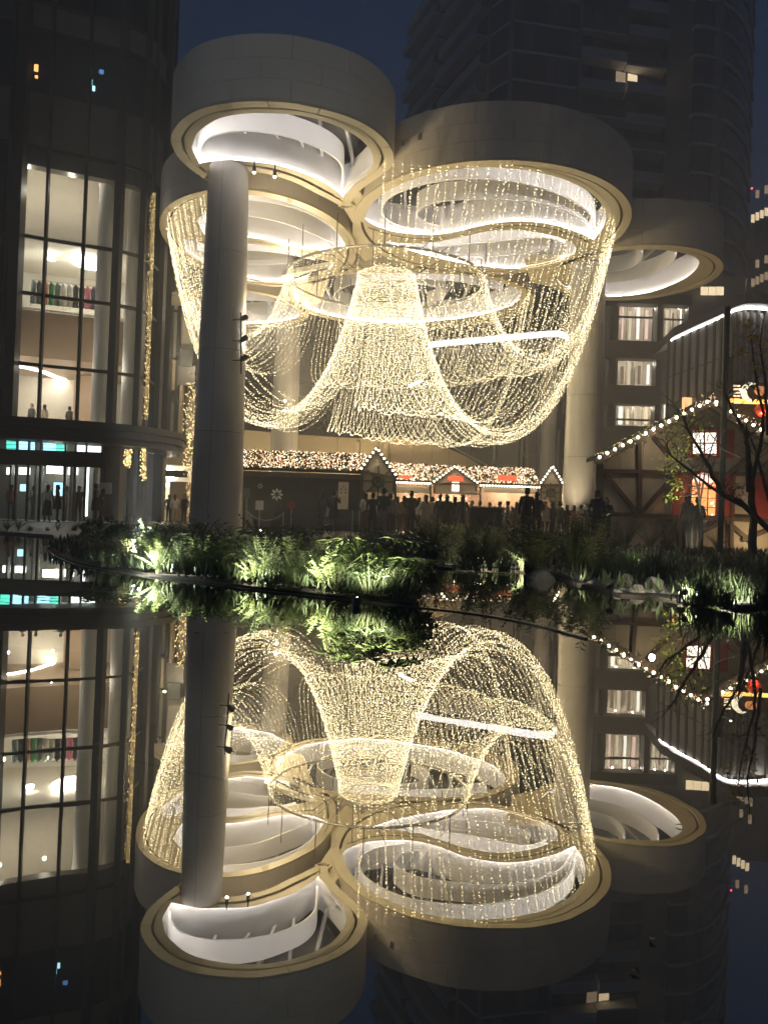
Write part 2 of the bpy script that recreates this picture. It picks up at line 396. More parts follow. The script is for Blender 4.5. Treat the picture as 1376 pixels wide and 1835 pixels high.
def support_(th):
    best = 0
    for r in [i * .1 for i in range(84, 112)]:
        p = (RCX + r * cos(th), RCY + r * sin(th))
        if any(indisc(p, d, .25) for n, d in DS.items() if n in ('D2', 'D3', 'D4', 'D5')): best = r
    return max(9.2, min(best, 10.5))
def catenary(r1, z1, r2, z2, zl):
    lo, hi = .05, 60
    for _ in range(60):
        a = (lo + hi) / 2
        if a * acosh(1 + (z1 - zl) / a) + a * acosh(1 + (z2 - zl) / a) < r2 - r1: lo = a
        else: hi = a
    return a, r1 + a * acosh(1 + (z1 - zl) / a)
def spans(step):
    out = []
    n = int(197 / step); out += [(-91 + 197 * i / n, -112 + 246 * i / n) for i in range(n + 1)]
    n = int(62 / step * 1.25); out += [(158 + 62 * i / n, 138 + 106 * i / n) for i in range(n + 1)]
    return [(radians(a), radians(b_)) for a, b_ in out]
def strand(th, ph, r1, z1, zl):
    r2 = sum(support(th + radians(k)) for k in (-4, -2, 0, 2, 4)) / 5 + random.uniform(-.08, .08); z2 = H
    zl += random.uniform(-.12, .12)
    a, rm = catenary(r1, z1, r2, z2, zl)
    s1 = a * math.sinh((r1 - rm) / a); s2 = a * math.sinh((r2 - rm) / a); L = s2 - s1; st = .105; m = int(L / st)
    b = MB(); wire = []
    for i in range(m + 1):
        s = s1 + (L - .05) * (i + random.uniform(-.25, .25) * (0 < i < m)) / m
        r = rm + a * math.asinh(s / a); z = zl + a * (cosh((r - rm) / a) - 1)
        k = (r - r1) / (r2 - r1); k = k * k * (3 - 2 * k); an = ph + (th - ph) * k
        wx, wy = r * cos(an), r * sin(an)
        b.cur = 0; b.octa((wx + random.gauss(0, .014), wy + random.gauss(0, .014), z + random.gauss(0, .014)), .0160 * random.uniform(.5, 1.3))
        if i % 6 == 0 or i == m: wire.append((wx, wy, z))
    b.cur = 1; b.tube(wire, .004, 3, caps=False)
    b.build('light_strand', [M['bulb'], M['wire']], curtain)
for th, ph in spans(2.0): strand(th, ph, RS, ZS, 5.25 + .2 * cos(3 * th) - .75 * math.exp(-((th - .1) / .75) ** 2))
for i, (th, ph) in enumerate(spans(2.1)):
    if th < -.45 and i % 3: continue
    strand(th, ph, RB, ZB, 8.25 + .2 * sin(2 * th))
# ------------------------------------------------------------------ ground, pool
def water_mat():
    m = bpy.data.materials.new('still_pond_water'); m.use_nodes = True; t = m.node_tree; t.nodes.clear()
    gl = t.nodes.new('ShaderNodeBsdfGlossy'); gl.inputs['Roughness'].default_value = .004; gl.inputs[0].default_value = (.95, .94, .90, 1)
    tr_ = t.nodes.new('ShaderNodeBsdfTransparent'); tr_.inputs[0].default_value = (.75, .78, .72, 1)
    lw = t.nodes.new('ShaderNodeLayerWeight'); lw.inputs[0].default_value = .5
    rp = t.nodes.new('ShaderNodeValToRGB'); e = rp.color_ramp.elements
    e[0].position = 0; e[0].color = (.12,) * 3 + (1,); e[1].position = 1; e[1].color = (.93,) * 3 + (1,)
    k = e.new(.42); k.color = (.44,) * 3 + (1,); k = e.new(.72); k.color = (.80,) * 3 + (1,)
    tc = t.nodes.new('ShaderNodeTexCoord'); nz = t.nodes.new('ShaderNodeTexNoise'); nz.inputs['Scale'].default_value = 2.2; nz.inputs['Detail'].default_value = 3
    bp = t.nodes.new('ShaderNodeBump'); bp.inputs['Strength'].default_value = .09; bp.inputs['Distance'].default_value = .004
    mx = t.nodes.new('ShaderNodeMixShader'); o = t.nodes.new('ShaderNodeOutputMaterial')
    t.links.new(tc.outputs['Object'], nz.inputs['Vector']); t.links.new(nz.outputs['Fac'], bp.inputs['Height']); t.links.new(bp.outputs[0], gl.inputs['Normal'])
    t.links.new(lw.outputs['Facing'], rp.inputs[0]); t.links.new(rp.outputs[0], mx.inputs[0])
    t.links.new(tr_.outputs[0], mx.inputs[1]); t.links.new(gl.outputs[0], mx.inputs[2]); t.links.new(mx.outputs[0], o.inputs[0])
    return m
M['water'] = water_mat()
M['slate'] = mat('black_pool_stone', (.030, .030, .027), .6, var=.25, scale=2.5, bump=.2)
M['pave'] = mat('plaza_paving', (.16, .15, .135), .55, var=.2, scale=1.2, bump=.1)
M['earth'] = mat('dark_planting_soil', (.035, .028, .018), .9, var=.4, scale=6, bump=.5)
M['asph'] = mat('distant_ground', (.05, .05, .05), .8, var=.2)
b = MB(); b.box((0, 220, -1.0), (900, 600, .6)); b.build('ground', M['asph'], kind='structure')
b = MB(); b.quad((-40, -4, 0), (40, -4, 0), (40, 24, 0), (-40, 24, 0)); b.build('pond_water', M['water'], kind='structure')
pf = MB().box((0, 10, -.24), (84, 30, .1)).build('pool_floor', M['white'], kind='structure')
tile = MB().box((0, 0, 0), (1.19, 1.19, .05)).mesh('floor_tile', M['slate'])
ang = radians(-24)
for i in range(-5, 6):
    for j in range(-1, 7):
        x = i * 1.205; y = 1.2 + j * 1.205; X = x * cos(ang) - y * sin(ang); Y = x * sin(ang) + y * cos(ang)
        if 0.3 < Y < 6.5 and abs(X) < Y * .75 + .8:
            link('floor_tile', tile, pf, loc=(X, Y, -.165 + random.uniform(-.004, .004)), rz=ang)
bank = [(-60, 120), (-60, 18.6), (-16, 18.6), (-9.5, 18.4), (-7.2, 16.8), (-6.2, 14.5)]
for q in [(330, 968), (450, 978), (560, 990), (650, 1003), (745, 1018), (850, 1022), (930, 1026), (1000, 1040), (1060, 1058), (1110, 1070), (1190, 1076), (1260, 1084), (1376, 1092), (1480, 1098)]:
    w = atz(q[0], q[1], 0.0) * (1.07 if q[0] > 700 else 1.0); bank.append((w.x, w.y))
bank += [(60, 6.0), (60, 120)]
bk = [Vector(q) for q in bank]
MB().prism(bk, -.6, .05).build('plaza_ground', M['pave'], kind='structure')
# ------------------------------------------------------------------ haze added to lift the dark tones and give a soft glow
hz = bpy.data.materials.new('night_haze'); hz.use_nodes = True; t = hz.node_tree; t.nodes.clear()
pv = t.nodes.new('ShaderNodeVolumePrincipled'); pv.inputs['Color'].default_value = (.93, .93, .92, 1); pv.inputs['Density'].default_value = .0060
pv.inputs['Anisotropy'].default_value = .0
ot = t.nodes.new('ShaderNodeOutputMaterial'); t.links.new(pv.outputs[0], ot.inputs['Volume'])
MB().box((0, 220, 42), (910, 610, 89)).build('haze', hz, kind='stuff')
cy.volume_bounces = 1
# ------------------------------------------------------------------ lamps, real and added: floodlight rigs and pond spots
def lamp(name, typ, loc, power, col, size=.1, aim=None, spot=None, blend=.6, parent=None):
    l = bpy.data.lights.new(name, typ); l.energy = power; l.color = col
    if typ == 'AREA': l.shape = 'DISK'; l.size = size
    elif typ == 'SPOT': l.shadow_soft_size = size; l.spot_size = radians(spot or 90); l.spot_blend = blend
    else: l.shadow_soft_size = size
    o = bpy.data.objects.new(name, l); COL.objects.link(o); o.location = loc
    if aim is not None: o.rotation_euler = (Vector(aim) - Vector(loc)).to_track_quat('-Z', 'Y').to_euler()
    if parent is not None: o.parent = parent
    return o
M['lens'] = glow('lit_lamp_lens', (1, .95, .86), 14, sample=False)
def rig(label, px_, pys, Y, power, col, aim, lit=True):
    p0 = at(px_, sum(pys) / len(pys), Y)
    r = thing('floodlight_rig', label, 'floodlight', 'floodlight rigs clamped to the columns')
    q0 = at(px_, max(pys) + 25, Y); q1 = at(px_, min(pys) - 12, Y)
    MB().tube([q0, q1], .025, 6).build('mounting_pole', M['black'], r)
    for py in pys:
        p = at(px_, py, Y)
        MB().tube([p + Vector((-.32, .1, 0)), p], .02, 5).build('bracket', M['black'], r)
        d = (Vector(aim) - p).normalized()
        hd = MB().tube([p - d * .02, p + d * .06, p + d * .27], [.05, .09, .11], 10).build('lamp_head', M['black'], r)
        MB().tube([p + d * .272, p + d * .276], [.09, .09], 10).build('lens', M['lens'], hd)
        lamp('flood', 'SPOT', p + d * .32, power / len(pys), col, .08, aim, 120, .8)
WARM = (1, .80, .48)
rig('black floodlight rig clamped to the right side of the front column', 432, [572, 610, 645], 27.6, 900, WARM, (RCX + 1, RCY - 2, H))
rig('rig of three lit floodlights on the stout column near the timber hut', 1062, [690, 705, 720], 36.9, 1600, WARM, (RCX + 2, RCY - 1, H))
rig('small floodlight rig on the slim column behind the curtain', 507, [722, 740], 49.8, 1600, WARM, (RCX, RCY + 4, H))  # this rig is added to brighten the soffit
for k, (x_, y_, yy) in enumerate([(455, 316, 27.6), (492, 320, 27.9)]):
    p = at(x_, y_, yy); p.z = H - .02
    t = thing('soffit_spotlight', ['small soffit spotlight right beside the head of the front column', 'small soffit spotlight further along the crescent from the front column'][k], 'spotlight', 'soffit spotlights')
    MB().tube([p, p - Vector((0, 0, .2))], .03, 8).build('stem', M['black'], t)
    hd = MB().tube([p - Vector((0, 0, .2)), p - Vector((0, 0, .42))], .065, 8).build('lamp_head', M['black'], t)
    MB().ball(p - Vector((0, 0, .43)), .05, 6).build('lens', M['lens'], hd)

# ------------------------------------------------------------------ glass tower on the far side of the pond
FP = [(-170, 31.6), (-80, 32.0), (10, 32.5), (27, 32.6), (79, 33.1), (147, 33.7), (205, 34.2), (252, 34.9), (268, 35.7), (287, 37.2), (300, 39.4)]
def fpos(x, inset=0.0):
    for i in range(len(FP) - 1):
        if FP[i][0] <= x <= FP[i + 1][0]:
            t = (x - FP[i][0]) / (FP[i + 1][0] - FP[i][0]); Y = FP[i][1] + t * (FP[i + 1][1] - FP[i][1])
            p = at(x, 530, Y); return Vector((p.x + inset * p.x / p.y, p.y + inset))
def fpath(a, b_, inset=0.0, n=10): return [fpos(a + (b_ - a) * i / n, inset) for i in range(n + 1)]
M['fglass'] = glass('facade_glass', (.93, .95, .93), .03, .35)
M['dglass'] = mat('dark_facade_glass', (.012, .013, .014), .06, var=.2, scale=.5, spec=.6)
M['spandrel'] = mat('grey_spandrel_panel', (.17, .155, .13), .4, var=.1, scale=.4)
M['cream'] = mat('cream_plaster', (.72, .66, .55), .7, var=.04)
M['beige'] = mat('beige_veneer', (.42, .30, .19), .55, var=.08, scale=.7)
M['wht'] = mat('white_plaster', (.80, .78, .74), .7, var=.03)
M['screenb'] = glow('blue_display', (.30, .62, .85), 1.1); M['screeng'] = glow('teal_display', (.08, .62, .48), .9); M['screenw'] = glow('white_display', (.85, .93, .95), 1.3)
M['cove'] = glow('cove_light', (1, .93, .80), 9); M['shoplight'] = glow('shop_ceiling_light', (1, .96, .86), 5)
M['nglass'] = glass('night_glass', (.75, .8, .82), .05, .5)
tower = thing('glass_tower', 'curved glass tower with lit shop floors rising beside the pond', 'building')
cols = [-170, -120, -80, -32, 10, 27, 79, 147, 205, 252, 268, 287, 300]
levels = [4.55, 6.82, 9.86, 12.3, 16.2, 18.65, 21.3, 22.5, 26.0, 28.5]
kinds = ['g', 'g', 'g', 'g', 's', 'n', 's', 'd', 's']
for i in range(len(cols) - 1):
    a, c = cols[i], cols[i + 1]
    for j in range(len(levels) - 1):
        z0, z1 = levels[j] + .05, levels[j + 1] - .05
        kd = kinds[j]
        if a in (10, 268, 287) or c == 10: kd = 'd' if kd == 'g' else kd
        m = {'g': M['fglass'], 'n': M['nglass'], 's': M['spandrel'], 'd': M['dglass']}[kd]
        pth = fpath(a, c, .02, 3)
        MB().wall(pth, z0, z1).build('glass_pane' if kd != 's' else 'spandrel_panel', m, tower)
for a in cols:
    p = fpos(a); w = {10: .12, 27: .44, 205: .30, 252: .26, 287: .46, 268: .14}.get(a, .10)
    w2 = .5 if a in (27, 205, 287) else .2
    q = fpos(a + (3 if a == 205 else 0))
    MB().box((q.x, q.y - .05, 16.6), (w, w2, 24.2)).build('mullion' if w < .2 else 'pilaster', M['dark'], tower)
for z in levels[1:]:
    b = MB(); pth = fpath(-170, 300, -.03, 24); b.prism(pth + fpath(-170, 300, .09, 24)[::-1], z - .07, z + .07); b.build('transom', M['dark'], tower)
# the tower goes on behind its glass skin
e = fpos(300); back = [Vector((e.x, e.y)), Vector((e.x * 52 / e.y, 52)), Vector((-36, 52))]
s_ = fpath(-170, 300, 8.6, 10)
MB().prism([Vector((-30, 31.5))] + fpath(-170, 300, .35, 20) + back, 18.6, 30).build('upper_storeys', M['bronze'], tower)
e2 = fpos(297); MB().prism([e2, e2 + Vector((.3, 0)), Vector((e2.x * 48 / e2.y + .3, 48)), Vector((e2.x * 48 / e2.y, 48))], 4.3, 18.6).build('end_wall', M['bronze'], tower)
for x, y, w_, h_, c_, nm in [(61, 121, .34, .30, (1, .42, .12), 'orange_lamp'), (63, 137, .22, .12, (1, .42, .12), 'orange_lamp'), (163, 147, .11, .28, (.35, .85, 1), 'blue_screen'), (168, 158, .10, .22, (.45, .9, 1), 'blue_screen'), (180, 128, .28, .18, (.05, .12, .25), 'blue_screen')]:
    q = at(x, y, fpos(x, .22).y); MB().box(q, (w_, .06, h_)).build(nm, glow(nm, c_, .9), tower)
# interior of the lit storeys
def room(poly, z0, z1, m, name): MB().prism(poly, z0, z1).build(name, m, tower)
room(fpath(-170, 300, .3, 12) + fpath(-170, 300, 9.5, 12)[::-1], 4.25, 4.5, M['wht'], 'floor_slab')
room(fpath(-170, 252, 3.0, 12) + fpath(-170, 252, 8.4, 12)[::-1], 7.75, 9.92, M['beige'], 'gallery_front')
room(fpath(-170, 252, 2.9, 12) + fpath(-170, 252, 3.05, 12)[::-1], 9.95, 10.02, M['wht'], 'gallery_rail')
room(fpath(-170, 252, 3.0, 12) + fpath(-170, 252, 8.4, 12)[::-1], 13.35, 17.9, M['cream'], 'atrium_wall')
MB().wall(fpath(-170, 270, 8.4, 12), 4.5, 17.9).build('back_wall', M['cream'], tower)
room(fpath(-170, 270, .4, 12) + fpath(-170, 270, 8.4, 12)[::-1], 17.2, 17.4, M['wht'], 'atrium_ceiling')
room(fpath(-170, 270, .22, 12) + fpath(-170, 270, .7, 12)[::-1], 15.5, 17.15, M['spandrel'], 'bulkhead')
pc = fpos(188, 1.3); MB().lathe((pc.x, pc.y, 0), [(.42, 4.5), (.42, 15.6), (.46, 15.62), (.46, 15.9)], 28).build('round_pillar', M['wht'], tower, smooth_=True)
pc = fpos(238, 1.6); MB().lathe((pc.x, pc.y, 0), [(.36, 4.5), (.36, 16)], 24).build('round_pillar', M['wht'], tower, smooth_=True)
pc = fpos(160, 6.5); MB().box((pc.x, pc.y, 6.1), (1.1, .3, 3.2)).build('timber_door', M['beige'], tower)
cv = [atz(x, y, 7.73) for x, y in [(20, 655), (45, 658), (75, 665), (100, 675), (125, 684), (146, 690)]]
cb = MB(); cb.prism(ribbon([Vector((p.x, p.y)) for p in cv], .13), 7.70, 7.745); cb.build('cove_strip', M['cove'], tower)
cv = atz(165, 474, 13.2); cb = MB(); cb.lathe((cv.x, cv.y, 13.2), [(0, 0), (.95, 0), (.95, .1), (0, .1)], 28); cb.build('disc_light', M['shoplight'], tower)
for x in (92, 142):
    cv = atz(x, 455, 13.28); cb = MB(); cb.lathe((cv.x, cv.y, 13.0), [(.0, .3), (.08, .28), (.22, .02), (.2, 0), (0, 0)], 14); cb.build('pendant_lamp', M['shoplight'], tower)
for x in (40, 120, 200):
    q = fpos(x, 1.5); lamp('room_light', 'POINT', (q.x, q.y, 15.2), 18, (1, .90, .74), .06)
    q = fpos(x, 5.5); lamp('room_light', 'POINT', (q.x, q.y, 11.9), 21, (.96, 1, .92), .06)
    q = fpos(x, 1.6); lamp('room_light', 'POINT', (q.x, q.y, 7.2), 11, (1, .90, .75), .06)
    q = fpos(x, 5.0); lamp('room_light', 'POINT', (q.x, q.y, 6.5), 16, (1, .92, .80), .06)
q = fpos(-60, 2); lamp('room_light', 'POINT', (q.x, q.y, 15.2), 18, (1, .9, .74), .06)
# strips of fairy lights hanging down the facade
M['dimbulb'] = glow('soft_gold_bulb', (1, .70, .28), 1.1)
def fairy_strip(label, pxa, pya, pxb, pyb, Y, w, n, r=.03):
    a = at(pxa, pya, Y); b_ = at(pxb, pyb, Y); t = thing('fairy_light_strip', label, 'fairy lights', 'fairy light strips on the glass tower')
    MB().beam(a, b_, w * .6, .04).build('backing_strip', M['gold'], t)
    b = MB()
    for i in range(n):
        k = random.random(); p = a + (b_ - a) * k; b.octa((p.x + random.uniform(-w, w) * .5, p.y - .06 - random.random() * .1, p.z), r * random.uniform(.6, 1.1))
    b.build('fairy_bulbs', M['dimbulb'], t, kind='stuff')
fairy_strip('tall gold strip of fairy lights running down the tower beside its dark end pillar', 276, 345, 262, 752, 35.2, .26, 420, .018)
fairy_strip('short cluster of fairy lights under the entrance canopy left of the dark pillar', 231, 805, 229, 838, 33.6, .35, 60, .03)
fairy_strip('fringe of fairy lights under the entrance canopy beside the passage', 258, 798, 259, 862, 34.2, .3, 80, .03)
# entrance canopy: a curved slab with a stepped rim
front = [Vector((at(x, 780, Y).x, Y)) for x, Y in [(-200, 30.2), (-60, 30.4), (60, 30.9), (150, 31.5), (220, 32.2), (280, 33.3), (318, 34.6), (334, 36.2), (333, 38.5)]]
front = smooth([(q.x, q.y) for q in front], False, 4)
ent = thing('entrance_canopy', 'dark curved entrance canopy projecting from the foot of the glass tower', 'canopy')
bk_ = [fpos(x, -.12) for x in (300, 287, 252, 205, 147, 79, 10, -80, -170)]
for k, (z0, z1, ins) in enumerate([(4.02, 4.30, .0), (3.72, 4.015, .10), (3.44, 3.715, .32)]):
    o = offset(front + bk_, -ins); MB().prism(o, z0, z1).build(['rim_band', 'rim_band', 'underside'][k], M['bronze'] if k < 2 else M['dark'], ent)
# glazed entrance below the canopy
entr = thing('glazed_entrance', 'glazed entrance with teal and blue display panels above its doors', 'entrance')
def qbox(px0, px1, py0, py1, Y, th, m, name, parent):
    a = at(px0, py1, Y); c = at(px1, py0, Y); cx_, cz = (a.x + c.x) / 2, (a.z + c.z) / 2
    return MB().box((cx_, Y, cz), (abs(c.x - a.x), th, abs(c.z - a.z))).build(name, m, parent)
for x0, x1, m in [(12, 28, 'screeng'), (31, 62, 'screenb'), (78, 100, 'screenb'), (101, 115, 'screeng'), (137, 186, 'screenw')]:
    for r in range(4): qbox(x0, x1, 785 + r * 6.4, 789.6 + r * 6.4, 34.6, .05, M[m], 'display_strip', entr)
for x0, x1 in [(-160, -90), (-88, -20), (-18, 28), (30, 70), (74, 115), (117, 152), (154, 188)]:
    qbox(x0, x1, 783, 811, 33.9, .03, M['fglass'], 'transom_pane', entr); qbox(x0, x1, 826, 932, 33.9, .03, M['fglass'], 'door_pane', entr)
for x in [-160, -89, -19, 29, 50, 72, 116, 134, 153, 188]: qbox(x - 1.6, x + 1.6, 782, 934, 33.8, .12, M['dark'], 'door_frame', entr)
qbox(-170, 190, 811, 826, 33.8, .2, M['dark'], 'door_header', entr)
qbox(182, 222, 800, 934, 34.2, .8, M['spandrel'], 'stone_pier', entr)
qbox(-190, 186, 780, 934, 40.2, .1, M['spandrel'], 'lobby_wall', entr)
MB().box((-12, 37, .055), (18, 7, .03)).build('lobby_floor', M['spandrel'], entr)
for x0, x1, y0, y1, m in [(12, 26, 838, 850, 'screenw'), (34, 54, 838, 850, 'screenw'), (84, 112, 836, 848, 'shoplight'), (122, 140, 838, 850, 'screenw'), (96, 112, 865, 888, 'screenb'), (150, 160, 832, 925, 'screenw'), (36, 46, 868, 880, 'screenb')]:
    qbox(x0, x1, y0, y1, 39.2, .06, M[m], 'lobby_light', entr)
for x in (20, 65, 128, 170): qbox(x - 4, x + 4, 826, 934, 37, .3, M['dark'], 'lobby_post', entr)
q = at(90, 835, 37); lamp('lobby_lamp', 'POINT', (q.x, 36.5, 3.1), 22, (.9, 1, .97), .06)
for x0, x1, Y in [(228, 238, 35.2), (246, 262, 36), (274, 296, 37.5)]: qbox(x0, x1, 795, 934, Y, .5, M['dark'], 'dark_pier', entr)
MB().box((at(190, 875, 33.7).x, 33.72, at(190, 875, 33.72).z), (.5, .03, .5)).build('notice_board', M['wht'], entr)
# goods on the shop floor rail: each garment hangs on its own
rail = thing('clothes_rail', 'long clothes rail on the upper shop floor behind glass', 'clothes rail')
a = at(55, 500, 38.2); c = at(174, 513, 38.8); MB().tube([a, c], .02, 5).build('bar', M['steel'], rail)
for t in (0.02, .5, .98):
    q = a + (c - a) * t; MB().tube([q, (q.x, q.y, 9.95)], .02, 5).build('leg', M['steel'], rail)
GC = [((.16, .20, .19), 'grey green'), ((.05, .07, .08), 'charcoal'), ((.55, .14, .09), 'coral red'), ((.05, .30, .08), 'bright green'), ((.10, .16, .13), 'dark green'), ((.62, .60, .52), 'cream'), ((.55, .53, .45), 'pale grey'), ((.03, .03, .03), 'black'), ((.06, .05, .05), 'dark brown'), ((.72, .18, .26), 'pink'), ((.05, .05, .06), 'ink black')]
def garment(col, nm, p, w, h, i):
    g = MB(); n = 8; prof = [(.12, 0), (.55, -.06), (1, -.14), (.92, -.5), (1.0, -1.0)]
    vs_ = []
    for r, z in prof:
        for k in range(n):
            an = 2 * pi * k / n; vs_.append((p.x + w * r * cos(an) / 2, p.y + .09 * sin(an), p.z + h * z))
    g.add(vs_, [(i_ * n + k, i_ * n + (k + 1) % n, (i_ + 1) * n + (k + 1) % n, (i_ + 1) * n + k) for i_ in range(4) for k in range(n)])
    o = g.build('garment', mat('cloth_' + nm.replace(' ', '_'), col, .9, var=.2, scale=8), None, label=nm + ' garment hanging on the shop rail, number %s from the clothes rail end' % ['first', 'second', 'third', 'fourth', 'fifth', 'sixth', 'seventh', 'eighth', 'ninth', 'tenth', 'last'][i], cat='garment', group='garments on the shop rail')
    o['label'] = o['label'].replace('number ', '')
for i, (cc, nm) in enumerate(GC):
    t = (i + .5) / 11; garment(cc, nm, a + (c - a) * t - Vector((0, 0, .03)), .30, 1.15, i)
# ------------------------------------------------------------------ the residential tower behind the canopy
M['towerg'] = mat('tower_glass', (.045, .048, .052), .08, var=.3, scale=.15, spec=.7)
M['slabe'] = mat('pale_slab_edge', (.72, .69, .64), .6, var=.08)
M['towerw'] = mat('tower_cladding', (.30, .27, .23), .6, var=.1, scale=.2)
M['towerb'] = mat('balcony_front', (.58, .54, .47), .55, var=.12, scale=.3)
M['winw'] = glow('warm_lit_window', (1, .78, .48), .5); M['wind'] = glow('dim_lit_window', (1, .72, .45), .16)
M['frit'] = mat('obscured_glass', (.14, .145, .135), .2, var=.3, scale=.4)
ht = thing('residential_tower', 'tall dark residential tower with stacked balconies behind the canopy', 'tower')
def gp(px_, Y): p = at(px_, 200, Y); return Vector((p.x, Y))
c0, c1_, c2_, c3_, c4_ = gp(731, 126), gp(873, 100.5), gp(912, 97), gp(1036, 98.6), gp(1190, 100.5)
shaft0, shaft1 = gp(1193, 101.2), gp(1243, 98.2)
curve = [gp(x, Y) for x, Y in [(1243, 96.5), (1262, 96.6), (1285, 97.2), (1306, 98.4), (1324, 100.2), (1338, 103), (1346, 107), (1350, 113)]]
deep = [Vector((curve[-1].x + 1, 130)), Vector((c0.x, 140))]
core = [c0, c1_, c2_ + Vector((0, .25)), c3_ + Vector((0, .4)), c4_ + Vector((0, 1.6)), shaft0 + Vector((0, .3)), shaft1] + [q + Vector((-.1, .35)) for q in curve] + deep
MB().prism(core, 12, 84).build('core_wall', M['towerg'], ht)
fl = [20 + 3.75 * i for i in range(17)]
random.seed(11)
for i, z in enumerate(fl):
    # front band, slab edge
    b = MB(); pth = [c1_, c2_, c3_]; b.prism(pth + [q + Vector((.1, .8)) for q in pth[::-1]], z - .16, z + .16); b.build('slab_edge', M['slabe'], ht)
    b = MB(); b.prism(curve + [q + Vector((-.3, .9)) for q in curve[::-1]], z - .30, z + .02); b.build('slab_edge', M['slabe'], ht)
    # balconies on the front, slightly uneven along the run
    for k, (a, bb) in enumerate([(0, .52), (.53, 1)]):
        if (i + k) % 5 == 3 and k == 0: continue
        p0 = c3_.lerp(c4_, a) + Vector((0, -.6 - .5 * ((i + k) % 2))); p1 = c3_.lerp(c4_, bb) + Vector((0, -.6 - .5 * ((i + k) % 2)))
        MB().prism([p0, p1, p1 + Vector((0, 2.2)), p0 + Vector((0, 2.2))], z - .22, z).build('balcony_floor', M['slabe'], ht)
        MB().prism([p0, p1, p1 + Vector((0, .12)), p0 + Vector((0, .12))], z + .002, z + 1.15).build('balcony_front', M['towerb'] if (i + k) % 3 else M['frit'], ht)
    # the receding side: long balconies seen from below
    for k in range(2):
        a, bb = (0, .47) if k else (.5, .93)
        nrm = Vector((-.93, -.36)); off = 1.5 + .5 * ((i + k) % 2)
        p0 = c1_.lerp(c0, a) + nrm * off; p1 = c1_.lerp(c0, bb) + nrm * off
        MB().prism([p0, p1, p1 - nrm * off, p0 - nrm * off], z - .25, z).build('balcony_floor', M['slabe'], ht)
        MB().prism([p0, p1, p1 - nrm * .12, p0 - nrm * .12], z + .002, z + 1.2).build('balcony_front', M['towerb'], ht)
    # window leaves between the slabs
    for seg, n in ((( c2_, c3_), 6), ((c3_ + Vector((0, .3)), c4_ + Vector((0, 1.5))), 7)):
        for k in range(n):
            p0 = seg[0].lerp(seg[1], k / n + .012); p1 = seg[0].lerp(seg[1], (k + 1) / n - .012)
            m = M['frit'] if random.random() < .35 else M['towerg']
            if z > 54 and 58 > z and seg[0] is not c2_ and k == 4: m = M['winw']
            elif random.random() < .03: m = M['wind']
            MB().quad((p0.x, p0.y - .02, z + .25), (p1.x, p1.y - .02, z + .25), (p1.x, p1.y - .02, z + 3.4), (p0.x, p0.y - .02, z + 3.4)).build('window_pane', m, ht)
    for k in range(5):
        p0, p1 = curve[k], curve[k + 1]
        for h in (0, 1):
            a0, a1 = p0.lerp(p1, h * .5 + .04), p0.lerp(p1, h * .5 + .46)
            MB().quad((a0.x, a0.y + .2, z + .1), (a1.x, a1.y + .2, z + .1), (a1.x, a1.y + .2, z + 1.1 + (k % 2) * 0), (a0.x, a0.y + .2, z + 1.1)).build('window_pane', M['frit'] if random.random() < .6 else M['towerg'], ht)
MB().prism([shaft0, shaft1, shaft1 + Vector((0, 1.5)), shaft0 + Vector((0, 1.5))], 12, 84).build('shaft_wall', M['towerw'], ht)
for q in (c1_, c2_, c3_): MB().box((q.x, q.y + .1, 48), (.5, .5, 72)).build('corner_post', M['towerw'], ht)
q = curve[2]; MB().box((q.x, q.y + .2, 48), (1.1, .4, 72)).build('corner_post', M['towerw'], ht)
for x in (1262, 1276, 1290):
    p = at(x, 521, 92); MB().box((p.x, 92, p.z), (.86, .1, 1.0)).build('window_pane', M['winw'], ht)
b = MB(); a = gp(1080, 93); c = gp(1345, 93); MB().prism([a, c, c + Vector((0, 3)), a + Vector((0, 3))], 10, at(1200, 530, 93).z + 2.6).build('base_storey', M['dark'], ht)
p = at(1347, 337, 112); MB().ball(p, .13, 6).build('warning_light', glow('red_warning_light', (1, .05, .08), 3), ht)
# the next block, a sliver at the picture's right edge
nb = thing('office_block', 'dark office block with a few lit windows beyond the residential tower', 'building')
a = at(1352, 380, 125); MB().box((a.x + 12, 134, 30), (24, 18, 45)).build('wall', M['towerg'], nb)
for r, zpx in enumerate([345, 385, 470, 500]):
    for k in range(4):
        p = at(1349 + k * 8, zpx + 6 - k * 4, 124.9)
        if r in (1, 3) or k % 2: MB().box((p.x, 124.9, p.z), (.55, .1, 1.3)).build('window', M['winw'] if (r == 1) else M['wind'], nb)

# ------------------------------------------------------------------ podium building with shop windows on three floors
pod = thing('podium_building', 'dark brown podium building with three floors of lit shop windows', 'building')
PY = 62
def face(px0, px1, py0, py1, Y, th, m, name, parent, proud=0.0):
    a = at(px0, py1, Y); c = at(px1, py0, Y)
    return MB().box(((a.x + c.x) / 2, Y - proud + th / 2, (a.z + c.z) / 2), (abs(c.x - a.x), th, abs(c.z - a.z))).build(name, m, parent)
M['podw'] = mat('brown_podium_cladding', (.13, .112, .095), .55, var=.1, scale=.3)
face(1040, 1215, 525, 960, PY + 4, 8, M['dark'], 'core_wall', pod)
face(1040, 1250, 770, 960, PY + .6, 3, M['dark'], 'ground_storey', pod)
for y0, y1 in [(612, 640), (692, 722), (768, 800)]: face(1082, 1186 if y0 < 700 else 1200, y0, y1, PY, 1.1, M['podw'], 'spandrel_panel', pod)
for x0, x1 in [(1080, 1088), (1092, 1106), (1171, 1188), (1226, 1236)]: face(x0, x1, 530, 800, PY + .1, .9, M['dark'], 'pier', pod)
face(1080, 1240, 528, 541, PY, 1.1, M['dark'], 'cornice', pod)
